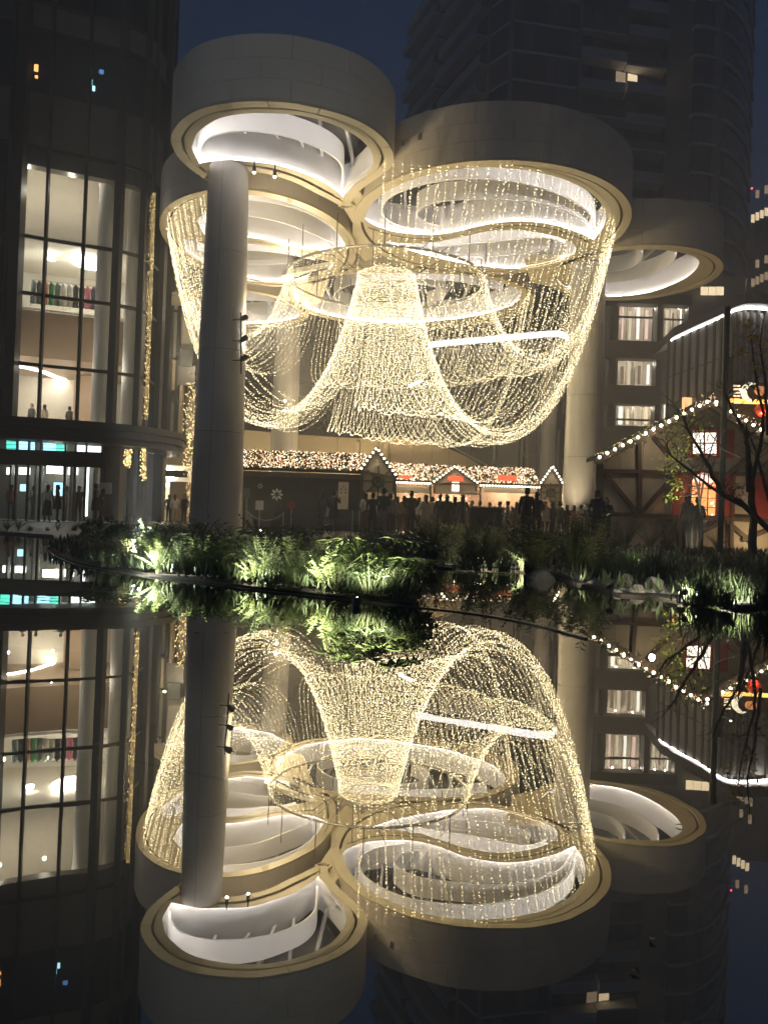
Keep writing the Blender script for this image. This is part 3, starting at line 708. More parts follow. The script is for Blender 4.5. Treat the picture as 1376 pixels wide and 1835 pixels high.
shop = [M['winw'], glow('pink_lit_display', (1, .66, .56), .45), glow('cream_lit_display', (1, .80, .58), .35), glow('dim_display', (.8, .55, .38), .12), glow('white_lit_display', (1, .92, .82), .65)]
M['mann'] = mat('mannequin_white', (.7, .66, .6), .5)
def shopwin(x0, x1, y0, y1, n, cols_, rail_=None):
    w = x1 - x0
    face(x0, x1, y0, y1, PY + 3.6, .1, M['cream'], 'shop_back_wall', pod)
    for k in range(n):
        a, c = x0 + w * k / n, x0 + w * (k + 1) / n
        face(a + 1.2, c - 1.2, y0 + 2, y1 - 2, PY + 1.05, .04, M['fglass'], 'window_pane', pod)
        face(a - .8, a + .8, y0, y1, PY + .95, .1, M['dark'], 'window_mullion', pod)
        fx0 = a + w / n * random.uniform(.1, .4); fx1 = fx0 + w / n * random.uniform(.3, .5); fy = y0 + (y1 - y0) * random.uniform(0, .3)
        face(fx0, fx1, fy, y1 - 2, PY + 2.6, .1, cols_[k % len(cols_)], 'display_panel', pod)
    if rail_: face(x0, x1, rail_ - .7, rail_ + .7, PY + .95, .1, M['dark'], 'window_rail', pod)
    for f in (.25, .75):
        p = at(x0 + w * f, y0 + 6, PY + 2.2); lamp('shop_lamp', 'POINT', p, 16, (1, .86, .72), .05)
shopwin(1108, 1169, 545, 609, 4, [shop[1], shop[2], shop[4], shop[1]], 568)
shopwin(1189, 1226, 547, 606, 3, [shop[2], shop[3], shop[4]], 572)
shopwin(1106, 1168, 646, 690, 4, [shop[3], shop[2], shop[3], shop[4]])
shopwin(1103, 1166, 724, 762, 4, [shop[4], shop[0], shop[2], shop[0]], 752)
shopwin(1186, 1198, 724, 750, 1, [shop[4]])
for x0, x1, y in [(1106, 1124, 522), (1128, 1134, 522), (1140, 1146, 523)]: face(x0, x1, y - 4, y + 6, PY + .9, .05, shop[0], 'high_window', pod)
# glass pavilion with a curved, glowing eave on the right
pav = thing('glass_pavilion', 'glazed pavilion with a curved white glowing eave above the timber hut', 'building')
PP = [(1198, 607, 56), (1222, 596, 54), (1250, 586, 52), (1280, 574, 50), (1303, 565, 48.4), (1322, 561, 47.6), (1345, 560, 47.4), (1372, 562, 47.6), (1420, 568, 48), (1470, 576, 48.5)]
EZ = sum(at(x, y, Y).z for x, y, Y in PP) / len(PP)
pp2 = smooth([(at(x, y, Y).x, Y) for x, y, Y in PP], False, 4)
M['pglass'] = mat('fritted_glass', (.30, .285, .26), .3, var=.12, scale=.5)
M['eled'] = glow('white_eave_light', (1, .94, .90), 4)
up = [q + Vector((-.15, -1.3)) for q in pp2]
MB().prism(up + [q + Vector((.6, 5)) for q in pp2[::-1]], EZ + .1, EZ + .75).build('roof_slab', M['dark'], pav)
b = MB(); b.prism([q + Vector((0, -.62)) for q in pp2] + [q + Vector((0, -.45)) for q in pp2[::-1]], EZ - .02, EZ + .095); b.build('eave_light', M['eled'], pav)
zb = [EZ - .02, EZ - 2.6, EZ - 4.6, EZ - 7.0, 4.4]
mm = [M['pglass'], M['pglass'], M['frit'], M['frit']]
for k in range(0, len(pp2) - 2, 2):
    for r in range(4):
        s0, s1 = pp2[k], pp2[k + 2]; d_ = (s1 - s0).normalized() * .06
        MB().quad((s0.x + d_.x, s0.y + d_.y, zb[r + 1] + .05), (s1.x - d_.x, s1.y - d_.y, zb[r + 1] + .05), (s1.x - d_.x, s1.y - d_.y, zb[r] - .05), (s0.x + d_.x, s0.y + d_.y, zb[r] - .05)).build('glass_panel', mm[r], pav)
    MB().box((pp2[k].x, pp2[k].y - .1, (EZ + 4.4) / 2), (.14, .3, EZ - 4.4)).build('mullion', M['dark'], pav)
for r in (1, 2, 3):
    MB().prism([q + Vector((0, -.06)) for q in pp2] + [q + Vector((0, .1)) for q in pp2[::-1]], zb[r] - .05, zb[r] + .05).build('transom', M['dark'], pav)
MB().prism([q + Vector((0, -.2)) for q in pp2] + [q + Vector((0, 6)) for q in pp2[::-1]], 3.9, 4.4).build('floor_edge', M['dark'], pav)
for x0, x1, Y in [(1222, 1258, 52.5), (1270, 1296, 50), (1322, 1332, 47.2)]:
    p = at((x0 + x1) / 2, 732, Y); MB().box((p.x, Y, p.z), ((x1 - x0) * Y / FPX, .1, 1.5)).build('lit_shop_front', glow('amber_shop_front', (1, .50, .22), .55), pav)
MB().box((at(1300, 700, 51).x, 58, 1.9), (22, 10, 3.9)).build('ground_storey', M['bronze'], pav)

# ------------------------------------------------------------------ facade behind the curtain
bf = thing('rear_pavilion', 'grey glass pavilion with a white glowing rim seen through the light curtain', 'building')
BY = 66
RP = [(768, 622, 70), (820, 613, 68.5), (880, 603, 67), (940, 594, 65.5), (985, 589, 64.5), (1006, 590, 64.6), (1017, 598, 66)]
RZ = sum(at(x, y, Y).z for x, y, Y in RP[:5]) / 5
rp2 = smooth([(at(x, 600, Y).x, Y) for x, y, Y in RP], False, 4)
b = MB(); b.prism([q + Vector((0, -.6)) for q in rp2] + [q + Vector((0, .1)) for q in rp2[::-1]], RZ - .42, RZ - .02); b.build('glowing_rim', glow('white_rim_light', (1, .96, .98), .5), bf)
MB().prism([q + Vector((0, -.7)) for q in rp2] + [q + Vector((.3, 8)) for q in rp2[::-1]], RZ, RZ + .5).build('roof_slab', M['dark'], bf)
for k in range(0, len(rp2) - 3, 3):
    s0, s1 = rp2[k], rp2[k + 3]
    for z0, z1, m in [(RZ - 3.6, RZ - .65, M['pglass']), (RZ - 6.6, RZ - 3.7, M['pglass']), (2.0, RZ - 6.7, M['frit'])]:
        MB().quad((s0.x + .04, s0.y + .3, z0), (s1.x - .04, s1.y + .3, z0), (s1.x - .04, s1.y + .3, z1), (s0.x + .04, s0.y + .3, z1)).build('glass_panel', m, bf)
    MB().box((s0.x, s0.y + .1, (RZ + 1) / 2), (.22, .3, RZ - 1)).build('mullion', M['black'], bf)
face(520, 1080, 560, 950, 76, 6, M['dark'], 'rear_wall', bf)
face(330, 800, 640, 950, 72, 3, M['spandrel'], 'side_wall', bf)
face(420, 565, 655, 680, 69, 2, M['podw'], 'concrete_shelf', bf); face(430, 560, 690, 705, 69.5, 1.6, M['podw'], 'concrete_shelf', bf); face(545, 600, 560, 690, 70, 1, M['dark'], 'dark_screen', bf)
for x in (885, 935, 965, 1000): face(x - 3, x + 3, 770, 860, 63, .4, M['steel'], 'glazing_post', bf)
for x0, x1 in [(890, 930), (940, 962), (968, 996)]: face(x0, x1, 775, 850, 63.4, .1, M['pglass'], 'glass_panel', bf)
p = at(745, 687, 60); t = thing('bright_sign_light', 'small slanted white light glowing through the middle of the curtain', 'light')
MB().beam(at(733, 692, 60), at(757, 681, 60), .15, .2).build('light_bar', glow('white_bar_light', (1, .97, .92), 1.5), t)
MB().tube([at(757, 680, 60), at(760, 678, 66)], .05, 5).build('bracket', M['black'], t)
# left-hand passage with its own facade, behind the dark end pillar
lp = thing('passage_facade', 'cream facade of the passage between glass tower and front column', 'building')
LY = 47
face(286, 352, 520, 780, LY + 1.2, 1, M['cream'], 'wall', lp)
for x0, x1, y0, y1, m in [(290, 303, 560, 640, 'fglass'), (305, 318, 560, 640, 'fglass'), (290, 303, 645, 700, 'cream'), (305, 318, 645, 700, 'conc'), (290, 303, 702, 770, 'fglass'), (305, 318, 702, 770, 'fglass')]:
    face(x0, x1, y0, y1, LY + .6, .08, M[m], 'window_pane', lp)
for x in (289, 304, 318): face(x - 1, x + 1, 540, 775, LY + .4, .2, M['dark'], 'mullion', lp)
for y in (556, 642, 700): face(287, 320, y - 1, y + 1, LY + .4, .2, M['dark'], 'transom', lp)
face(322, 346, 625, 655, LY, 1.2, M['frit'], 'bay_box', lp); face(318, 350, 655, 690, LY + .2, 1.2, M['spandrel'], 'beam_wall', lp)
face(318, 327, 690, 800, LY, .6, M['conc'], 'pilaster', lp); face(326, 334, 690, 780, LY + .5, .3, M['dglass'], 'dark_window', lp)
face(283, 352, 790, 832, LY, 1.0, M['conc'], 'lintel_wall', lp); face(281, 292, 830, 935, LY, .8, M['conc'], 'passage_pier', lp)
face(285, 352, 832, 940, LY + 6, .3, M['cream'], 'passage_back_wall', lp)
for x0, x1, y0, y1, m in [(292, 312, 838, 856, 'shoplight'), (294, 312, 866, 872, 'screenw'), (294, 313, 874, 905, 'winw')]: face(x0, x1, y0, y1, LY + 5.8, .1, M[m], 'shop_light', lp)
p = at(318, 640, 45); lamp('passage_lamp', 'POINT', p, 60, (1, .85, .6), .05); p = at(305, 850, 50); lamp('passage_lamp', 'POINT', p, 80, (1, .85, .6), .05)
t = thing('light_tree', 'slender tree wrapped in fairy lights beside the front column', 'tree')
a = at(342, 935, 44); MB().tube([(a.x, 44, 0), (a.x + .1, 44, 4), (a.x, 44, 8.2)], [.12, .09, .03], 7).build('trunk', M['bronze'], t)
b = MB()
for i in range(420):
    z = random.uniform(3.2, 8.2) if i > 80 else random.uniform(.5, 4); r = .55 if z > 3.2 else .25
    an = random.random() * 2 * pi; q = r * sqrt(random.random()); b.octa((a.x + q * cos(an) - .1, 44 + q * sin(an), z), .03)
b.build('fairy_bulbs', M['dimbulb'], t, kind='stuff')
# curved ramp wall with people on the stair behind it
ramp = thing('ramp_wall', 'curved cream ramp wall sweeping down behind the garlanded huts', 'wall')
RT = [(405, 771, 55.3), (530, 782, 54), (605, 787, 53.5), (640, 789, 53), (679, 788, 52.4), (700, 786, 52.2), (740, 790, 52.6), (775, 798, 53), (805, 808, 53.4), (835, 822, 54), (862, 838, 55), (885, 856, 56)]
for i in range(len(RT) - 1):
    q0, q1 = RT[i], RT[i + 1]; a = at(*q0); c = at(*q1); th = Vector((0, .35, 0)); g = Vector((0, 0, 0)); gap = (c - a).normalized() * .012
    a = a + gap; c = c - gap; a0 = Vector((a.x, a.y, 0)); c0_ = Vector((c.x, c.y, 0))
    MB().add([a0, c0_, c, a, a0 + th, c0_ + th, c + th, a + th], [(0, 1, 2, 3), (7, 6, 5, 4), (3, 2, 6, 7), (1, 5, 6, 2), (0, 3, 7, 4)]).build('wall_panel', M['conc'], ramp)
    MB().add([a + Vector((0, -.06, -.02)), c + Vector((0, -.06, -.02)), c + Vector((0, -.06, .14)), a + Vector((0, -.06, .14)), a + Vector((0, .42, -.02)), c + Vector((0, .42, -.02)), c + Vector((0, .42, .14)), a + Vector((0, .42, .14))], [(0, 1, 2, 3), (7, 6, 5, 4), (3, 2, 6, 7), (1, 5, 6, 2), (0, 3, 7, 4), (0, 4, 5, 1)]).build('coping', M['conc'], ramp)
for x in (691, 640): face(x - 4, x + 4, 792, 830, 52.2 if x > 650 else 52.9, .3, M['conc'], 'pilaster', ramp, .18)
# stair behind the ramp wall
st = MB()
for i in range(14):
    a = at(720 + i * 13, 800, 60); zt = at(720 + i * 13, 800 + i * 5.0, 60).z; st.box((a.x, 61.5, zt / 2), (.62, 4, zt))
stair = thing('stair', 'dark stair behind the curved cream ramp wall', 'stair')
for i in range(14):
    a = at(720 + i * 13, 800, 60); zt = at(720 + i * 13, 792 + i * 5.2, 60).z; MB().box((a.x, 61.5, zt / 2), (.56, 4, zt)).build('step', M['podw'], stair)
p0 = at(800, 795, 59.3); p1 = at(880, 838, 59.3); MB().tube([p0, p1], .04, 5).build('handrail', M['steel'], stair)

for k, (x, yy) in enumerate([(470, 50.5), (600, 50), (740, 50), (830, 51.4)]):
    p = at(x, 900, yy); p.z = 2.6; u = thing('wall_washer', ['wall washer lamp behind the long dark hut', 'wall washer lamp behind the right end of the long dark hut', 'wall washer lamp behind the first low roof', 'wall washer lamp behind the glowing gable'][k], 'lamp', 'wall washers at the ramp wall')
    MB().tube([(p.x, p.y, .05), (p.x, p.y, 2.5)], .04, 6).build('post', M['black'], u); MB().box((p.x, p.y, 2.58), (.3, .2, .14)).build('lamp_head', M['black'], u); MB().box((p.x, p.y, 2.655), (.26, .16, .006)).build('lens', M['lens'], u)
    lamp('washer', 'SPOT', (p.x, p.y, 2.7), 230, (1, .74, .38), .1, (p.x, p.y + 2.6, 5.0), 140, .9)
# ------------------------------------------------------------------ Christmas market huts
M['timber'] = mat('dark_timber', (.075, .045, .030), .6, var=.3, scale=3, stretch=(1, 1, .2))
M['plank'] = mat('cream_plank', (.46, .40, .30), .7, var=.12, scale=2)
M['garland'] = mat('fir_garland', (.035, .055, .022), .9, var=.5, scale=20, bump=.6)
M['dgreen'] = mat('dark_green_paint', (.010, .016, .013), .5, var=.15)
M['red'] = mat('dark_red_paint', (.30, .035, .025), .55, var=.2, scale=2)
M['redsign'] = mat('red_sign', (.55, .06, .03), .5, emit=(1, .16, .06), es=.35)
M['hutb'] = glow('roof_fairy_bulb', (1, .62, .34), 1.5); M['hutr'] = glow('roof_fairy_bulb_red', (1, .20, .08), 1.0); M['hutw'] = glow('roof_fairy_bulb_white', (1, .82, .62), 2.0)
M['festoon'] = glow('festoon_bulb', (1, .86, .60), 4.5)
M['cyan'] = mat('cream_sign_text', (.8, .7, .5), .6)
random.seed(5)
def lightroof(parent, a, b_, c, d, n, r=.03, out=Vector((0, -.05, .06))):
    """fir-covered roof slope a-b (eave) d-c (ridge) with n lights scattered over it"""
    nm = (b_ - a).cross(d - a).normalized() * .14
    MB().add([a, b_, c, d, a + nm, b_ + nm, c + nm, d + nm], [(0, 3, 2, 1), (4, 5, 6, 7), (0, 1, 5, 4), (1, 2, 6, 5), (2, 3, 7, 6), (3, 0, 4, 7)]).build('roof_slope', M['garland'], parent)
    for nm_, m, k in (('roof_bulbs', 'hutb', .68), ('roof_bulbs', 'hutw', .22), ('roof_bulbs', 'hutr', .10)):
        q = MB()
        for i in range(int(n * k)):
            u, v = random.random(), random.random()
            p = (a * (1 - u) + b_ * u) * (1 - v) + (d * (1 - u) + c * u) * v + nm * random.uniform(1.1, 1.7)
            q.octa(p, r * random.uniform(.7, 1.15))
        q.build(nm_, M[m], parent, kind='stuff')
    # fir sprigs standing proud of the slope
    q = MB()
    for i in range(int(n * .8)):
        u, v = random.random(), random.random(); p = (a * (1 - u) + b_ * u) * (1 - v) + (d * (1 - u) + c * u) * v + nm
        e = nm.normalized() * random.uniform(.06, .16) + Vector((random.uniform(-.1, .1), random.uniform(-.05, .05), random.uniform(-.06, .06))); s_ = Vector((random.uniform(-1, 1), .3, random.uniform(-1, 1))) * .05
        q.add([p - s_, p + s_, p + e], [(0, 1, 2)])
    q.build('fir_sprigs', M['garland'], parent, kind='stuff')
def festoon(parent, path, n, r, sep=True):
    g = MB(); g.tube([p + Vector((0, 0, .02)) for p in path], .09, 6).build('fir_garland', M['garland'], parent)
    L = [0]
    for i in range(len(path) - 1): L.append(L[-1] + (path[i + 1] - path[i]).length)
    q = MB(); pts = []
    for k in range(n):
        s_ = L[-1] * (k + .5) / n; i = max(j for j in range(len(path) - 1) if L[j] <= s_); t_ = (s_ - L[i]) / (L[i + 1] - L[i])
        pts.append(path[i].lerp(path[i + 1], t_) + Vector((0, -.12, 0)))
    if sep:
        for p in pts: MB().ball(p, r, 6).build('festoon_bulb', M['festoon'], parent)
    else:
        for p in pts: q.octa(p, r)
        q.build('festoon_bulbs', M['festoon'], parent, kind='stuff')
def gable(parent, apex, left, right, zb, th, m=M['plank'], spokes=True, n=9, r=.05, sep=True, wreath=True):
    """timber framed gable front facing the pond"""
    l0 = Vector((left.x + .12, left.y, zb)); r0 = Vector((right.x - .12, right.y, zb)); Yb = Vector((0, .12, 0))
    l1 = Vector((l0.x, left.y, left.z)); r1 = Vector((r0.x, right.y, right.z))
    V = [l0, r0, r1, apex, l1]; MB().add([v + Yb for v in V] + [v + Yb + Vector((0, th, 0)) for v in V], [(0, 1, 2, 3, 4), (9, 8, 7, 6, 5)] + [(k, 5 + k, 5 + (k + 1) % 5, (k + 1) % 5) for k in range(5)]).build('gable_wall', m, parent)
    F = Vector((0, .05, 0))
    for a, b_ in ((l0, l1), (r0, r1), (l1, r1)): MB().beam(a + F, b_ + F, .12, .12).build('timber_beam', M['timber'], parent)
    MB().beam(left + F * .4, apex + F * .4, .14, .2).build('barge_board', M['timber'], parent); MB().beam(right + F * .4, apex + F * .4, .14, .2).build('barge_board', M['timber'], parent)
    if spokes:
        c = (l0 + r0) / 2; c.z = (zb + left.z) / 2
        for an in (0, 45, 90, 135):
            d = Vector((cos(radians(an)), 0, sin(radians(an)))); R_ = min(r0.x - l0.x, 2 * abs(left.z - zb)) * .5
            MB().beam(c + F - d * R_, c + F + d * R_, .07, .07).build('timber_brace', M['timber'], parent)
        if wreath:
            MB().tube([c + Vector((.24 * cos(2 * pi * k / 20), -.08, .24 * sin(2 * pi * k / 20))) for k in range(21)], .09, 6, False).build('wreath', M['garland'], parent)
    festoon(parent, [left + Vector((0, -.1, .05)), apex + Vector((0, -.1, .08)), right + Vector((0, -.1, .05))], n, r, sep)
# --- long dark hut behind the front column
Y1 = 36.5
h1 = thing('market_hut', 'long dark green market hut with a light covered roof and white snowflake', 'market hut', 'market huts')
def P1(x, y, Y=Y1): return at(x, y, Y)
wl, wr = P1(418, 940), P1(652, 940)
z_e = P1(540, 846).z; z_r = P1(540, 806).z
MB().box(((wl.x + wr.x) / 2, Y1 + 2.2, z_e / 2), (wr.x - wl.x, 3.6, z_e)).build('wall', M['dgreen'], h1)
for k in range(5):
    x = wl.x + (wr.x - wl.x) * (k + .5) / 5; MB().box((x, Y1 + .37, z_e / 2 + .1), ((wr.x - wl.x) / 5 - .05, .05, z_e - .5)).build('wall_panel', M['dgreen'], h1)
a, b_ = Vector((wl.x - .5, Y1 - .15, z_e)), Vector((wr.x, Y1 - .15, z_e)); lightroof(h1, a, b_, Vector((wr.x, Y1 + 2.2, z_r - .06)), Vector((wl.x - .5, Y1 + 2.2, z_r - .06)), 1150, .023)
MB().box(((wl.x + wr.x) / 2, Y1 - .1, z_e - .15), (wr.x - wl.x, .1, .22)).build('eave_board', M['timber'], h1)
gable(h1, P1(675, 806, Y1 - .6), P1(645, 845, Y1 - .6), P1(711, 856, Y1 - .6), P1(678, 880).z, 2.5, n=13, r=.05)
MB().box((P1(678, 880).x, Y1 + .6, .45), (1.3, 2, 1.0)).build('counter', M['timber'], h1)
for x in (648, 708): MB().beam(P1(x, 940, Y1 - .5), P1(x, 850, Y1 - .5), .12).build('post', M['timber'], h1)
def snowflake(parent, c, R_, m, n=8):
    q = MB()
    for k in range(n):
        an = 2 * pi * k / n; d = Vector((cos(an), 0, sin(an))); s_ = Vector((-sin(an), 0, cos(an)))
        q.add([c + d * R_ * .25, c + d * R_ * .6 + s_ * R_ * .18, c + d * R_, c + d * R_ * .6 - s_ * R_ * .18], [(0, 1, 2, 3)])
        q.add([v + Vector((0, .03, 0)) for v in (c + d * R_ * .25, c + d * R_ * .6 + s_ * R_ * .18, c + d * R_, c + d * R_ * .6 - s_ * R_ * .18)], [(3, 2, 1, 0)])
    q.build('snowflake', m, parent)
M['snow'] = mat('white_snowflake', (.75, .73, .66), .6, emit=(1, .95, .8), es=.02)  # faint glow put into the paint; snowflakes are no lamps
snowflake(h1, P1(496, 886, Y1 + .3), .32, M['snow']); snowflake(h1, P1(466, 871, Y1 + .3), .14, M['snow'], 6)
for x, y, r_ in [(576, 876, .1), (541, 865, .09), (504, 907, .1), (553, 862, .05)]: snowflake(h1, P1(x, y, Y1 + .3), r_, M['frit'], 6)
# menu board
mb = thing('menu_board', 'tall cream menu board with an orange top on the dark hut wall', 'sign', loc=(0, 0, 0))
a, b_ = P1(605, 912, Y1 + .18), P1(625, 862, Y1 + .18)
M['menu'] = mat('cream_menu', (.30, .22, .13), .6, var=.05, emit=(1, .72, .42), es=.03)  # faint glow put into the board's colour; it is no lamp
MB().box(((a.x + b_.x) / 2, Y1 + .22, (a.z + b_.z) / 2), (b_.x - a.x, .05, b_.z - a.z)).build('board', M['menu'], mb)
MB().box(((a.x + b_.x) / 2, Y1 + .185, b_.z - .03), (b_.x - a.x, .02, .07)).build('orange_header', M['red'], mb)
for i, (u, v) in enumerate([(.28, .70), (.72, .70), (.28, .58), (.72, .58), (.5, .80)]):
    MB().box((a.x + (b_.x - a.x) * u, Y1 + .19, a.z + (b_.z - a.z) * v), (.10, .01, .075)).build('menu_picture', M['timber'], mb)
for i in range(6): MB().box(((a.x + b_.x) / 2, Y1 + .19, a.z + (b_.z - a.z) * (.08 + i * .07)), ((b_.x - a.x) * .7, .01, .018)).build('menu_line', M['podw'], mb)
# --- low row of huts further back
Y2 = 47
h2 = thing('market_hut', 'low market hut row with light covered roofs, three red signs and a glowing gable window', 'market hut', 'market huts')
def P2(x, y, Y=Y2): return at(x, y, Y)
wl, wr = P2(700, 940), P2(1000, 940); z_e = P2(850, 869).z; z_r = P2(850, 834).z
for xa, xb in ((698, 772), (858, 968)):
    a, b_ = P2(xa, 869), P2(xb, 869); a.z = b_.z = z_e
    lightroof(h2, a, b_, Vector((b_.x, Y2 + 2.4, z_r - .03)), Vector((a.x, Y2 + 2.4, z_r - .03)), 620, .028)
    festoon(h2, [a + Vector((0, -.15, -.02)), b_ + Vector((0, -.15, -.02))], 15 if xa < 750 else 21, .055)
a, b_ = P2(772, 869, Y2 + .8), P2(858, 869, Y2 + .8); lightroof(h2, Vector((a.x, Y2 + .8, z_e + .3)), Vector((b_.x, Y2 + .8, z_e + .3)), Vector((b_.x, Y2 + 2.4, z_r - .03)), Vector((a.x, Y2 + 2.4, z_r - .03)), 300, .028)
MB().box(((wl.x + wr.x) / 2, Y2 + 3.4, z_e / 2), (wr.x - wl.x, 2.4, z_e - .1)).build('back_wall', M['timber'], h2)
MB().box(((wl.x + wr.x) / 2, Y2 + 2.1, z_e + .05), (wr.x - wl.x, .3, .2)).build('ridge_beam', M['timber'], h2)
gable(h2, P2(815, 838, Y2 - .5), P2(775, 866, Y2 - .5), P2(857, 868, Y2 - .5), P2(815, 886).z, .3, spokes=False, n=16, r=.055)
gable(h2, P2(989, 838, Y2 - .5), P2(966, 869, Y2 - .5), P2(1008, 869, Y2 - .5), P2(989, 896).z, .3, n=12, r=.055)
M['hutwin'] = glow('glowing_hut_window', (1, .86, .62), 1.6)
c = P2(816, 872, Y2 - .42); MB().box((c.x, c.y, c.z), (.42, .06, .52)).build('glowing_window', M['hutwin'], h2)
MB().box((c.x, c.y - .045, c.z), (.04, .02, .54)).build('window_bar', M['timber'], h2); MB().box((c.x, c.y - .045, c.z), (.44, .02, .04)).build('window_bar', M['timber'], h2)
for s_ in (-1, 1): MB().box((c.x + s_ * .34, c.y, c.z), (.2, .06, .56)).build('shutter', M['beige'], h2)
for x0, x1, y0, y1, yy in [(708, 739, 852, 860, Y2 + .1), (803, 830, 854, 861, Y2 - .7), (891, 926, 852, 861, Y2 + .1)]:
    a, c = P2(x0, y1, yy), P2(x1, y0, yy); MB().box(((a.x + c.x) / 2, yy, (a.z + c.z) / 2), (c.x - a.x, .08, c.z - a.z)).build('red_sign', M['redsign'], h2)
for x0, x1 in [(704, 770), (866, 962)]:
    a, c = P2(x0, 882), P2(x1, 873); MB().box(((a.x + c.x) / 2, Y2 - .1, (a.z + c.z) / 2), (c.x - a.x, .08, c.z - a.z)).build('fascia_board', M['plank'], h2)
for x in (702, 771, 860, 964, 1004): MB().beam(P2(x, 945, Y2 - .2), P2(x, 868, Y2 - .2), .13).build('post', M['timber'], h2)
for x0, x1 in [(706, 768), (778, 856), (866, 960)]:
    a, c = P2(x0, 925), P2(x1, 925); MB().box(((a.x + c.x) / 2, Y2 + .2, .55), (c.x - a.x, .5, 1.0)).build('counter', M['timber'], h2)
for x, pw in [(735, 150), (815, 220), (905, 190), (945, 120)]:
    p = P2(x, 885, Y2 + 1.0); lamp('stall_lamp', 'POINT', p, pw, (1, .72, .42), .06)
q = MB()
for i in range(46):
    p = P2(random.uniform(784, 842), random.uniform(886, 905), Y2 + .9); MB().ball(p, .05, 4).build('bauble', M[random.choice(['snow', 'redsign', 'steel'])], h2)
um = thing('stall_umbrella', 'small cream parasol in front of the middle gable of the low huts', 'umbrella')
c = P2(844, 879, Y2 - 1.6); MB().lathe((c.x, c.y, c.z), [(0, .0), (.35, -.06), (.62, -.17), (.60, -.20)], 12).build('parasol_canopy', M['plank'], um); MB().tube([c, (c.x, c.y, .05)], .025, 6).build('pole', M['timber'], um)
# --- big timber framed hut on the bank
Y3 = 26.0
h3 = thing('timber_hut', 'big timber framed hut with festoon bulbs along its gable and an orange arched window', 'market hut')
def P3(x, y, Y=Y3): return at(x, y, Y)
ap = P3(1262, 722); le = P3(1060, 826); re = Vector((ap.x + (ap.x - le.x), Y3, le.z - .05))
zb = .04
L = Vector((P3(1073, 930).x, Y3 + .3, 0)); Rr = Vector((2 * ap.x - L.x, Y3 + .3, 0))
zw = le.z + .18
for i in range(9):   # the plastered field is built in boards so the joints show
    x0 = L.x + (Rr.x - L.x) * i / 9 + .006; x1 = L.x + (Rr.x - L.x) * (i + 1) / 9 - .006
    hgt = lambda x: zw + (ap.z - le.z) * (1 - abs(x - ap.x) / (ap.x - le.x)) - .12
    xm = [x0, x1] if not (x0 < ap.x < x1) else [x0, ap.x, x1]
    V = [(x0, L.y, zb), (x1, L.y, zb)] + [(x, L.y, hgt(x)) for x in xm[::-1]]
    n_ = len(V); MB().add(V + [(v[0], v[1] + .2, v[2]) for v in V], [tuple(range(n_)), tuple(range(2 * n_ - 1, n_ - 1, -1))] + [(k, (k + 1) % n_, n_ + (k + 1) % n_, n_ + k) for k in range(n_)]).build('wall_board', M['plank'], h3)
def tb(x0, y0, x1, y1, w=.13): MB().beam(P3(x0, y0, Y3 + .22), P3(x1, y1, Y3 + .22), w, .14).build('timber_beam', M['timber'], h3)
tb(1080, 844, 1440, 852); tb(1088, 921, 1440, 936); tb(1145, 790, 1146, 924); tb(1084, 849, 1142, 919, .1); tb(1200, 862, 1148, 919, .1); tb(1170, 783, 1200, 818, .1)
tb(1190, 945, 1214, 928, .09); tb(1260, 952, 1296, 934, .09); tb(1302, 934, 1350, 975, .1); tb(1330, 968, 1376, 950, .09); tb(1184, 970, 1218, 1000, .09); tb(1216, 930, 1217, 985, .12); tb(1310, 845, 1310, 985, .12); tb(1340, 818, 1306, 848, .1)
MB().beam(P3(1073, 985, Y3 + .15), P3(1073, 832, Y3 + .15), .26, .22).build('corner_post', M['timber'], h3)
for (e0, nm) in ((le, 'l'), (re, 'r')):
    d = Vector((0, .7, 0)); o = Vector((0, -.35, 0)); up = Vector((0, 0, .14))
    V = [e0 + o, ap + o, ap + d, e0 + d]; MB().add(V + [v + up for v in V], [(0, 1, 2, 3), (7, 6, 5, 4), (0, 4, 5, 1), (1, 5, 6, 2), (2, 6, 7, 3), (3, 7, 4, 0)]).build('roof_slope', M['garland'], h3)
    MB().beam(e0 + o * 1.1 - up * .5, ap + o * 1.1 - up * .5, .1, .22).build('barge_board', M['timber'], h3)
    q = MB()
    for i in range(900):
        t_ = random.random(); p = e0.lerp(ap, t_) + o * 1.2 + Vector((random.gauss(0, .06), random.gauss(0, .06), random.gauss(.0, .11))); e = Vector((random.gauss(0, .07), random.uniform(-.09, .02), random.gauss(-.03, .08))); s_ = Vector((random.gauss(0, .015), 0, random.gauss(0, .015)))
        q.add([p - s_, p + s_, p + e], [(0, 1, 2)])
    q.build('fir_garland', M['garland'], h3, kind='stuff')
    q = MB()
    for i in range(110):
        p = e0.lerp(ap, random.random()) + o * 1.3 + Vector((random.gauss(0, .06), -.1, random.gauss(.06, .10))); q.octa(p, .013)
    q.build('fairy_bulbs', M['hutb'], h3, kind='stuff')
    for k in range(15):
        MB().ball(e0.lerp(ap, (k + .4) / 15) + o * 1.35 + Vector((0, -.12, .03)), .052, 8).build('festoon_bulb', M['festoon'], h3)
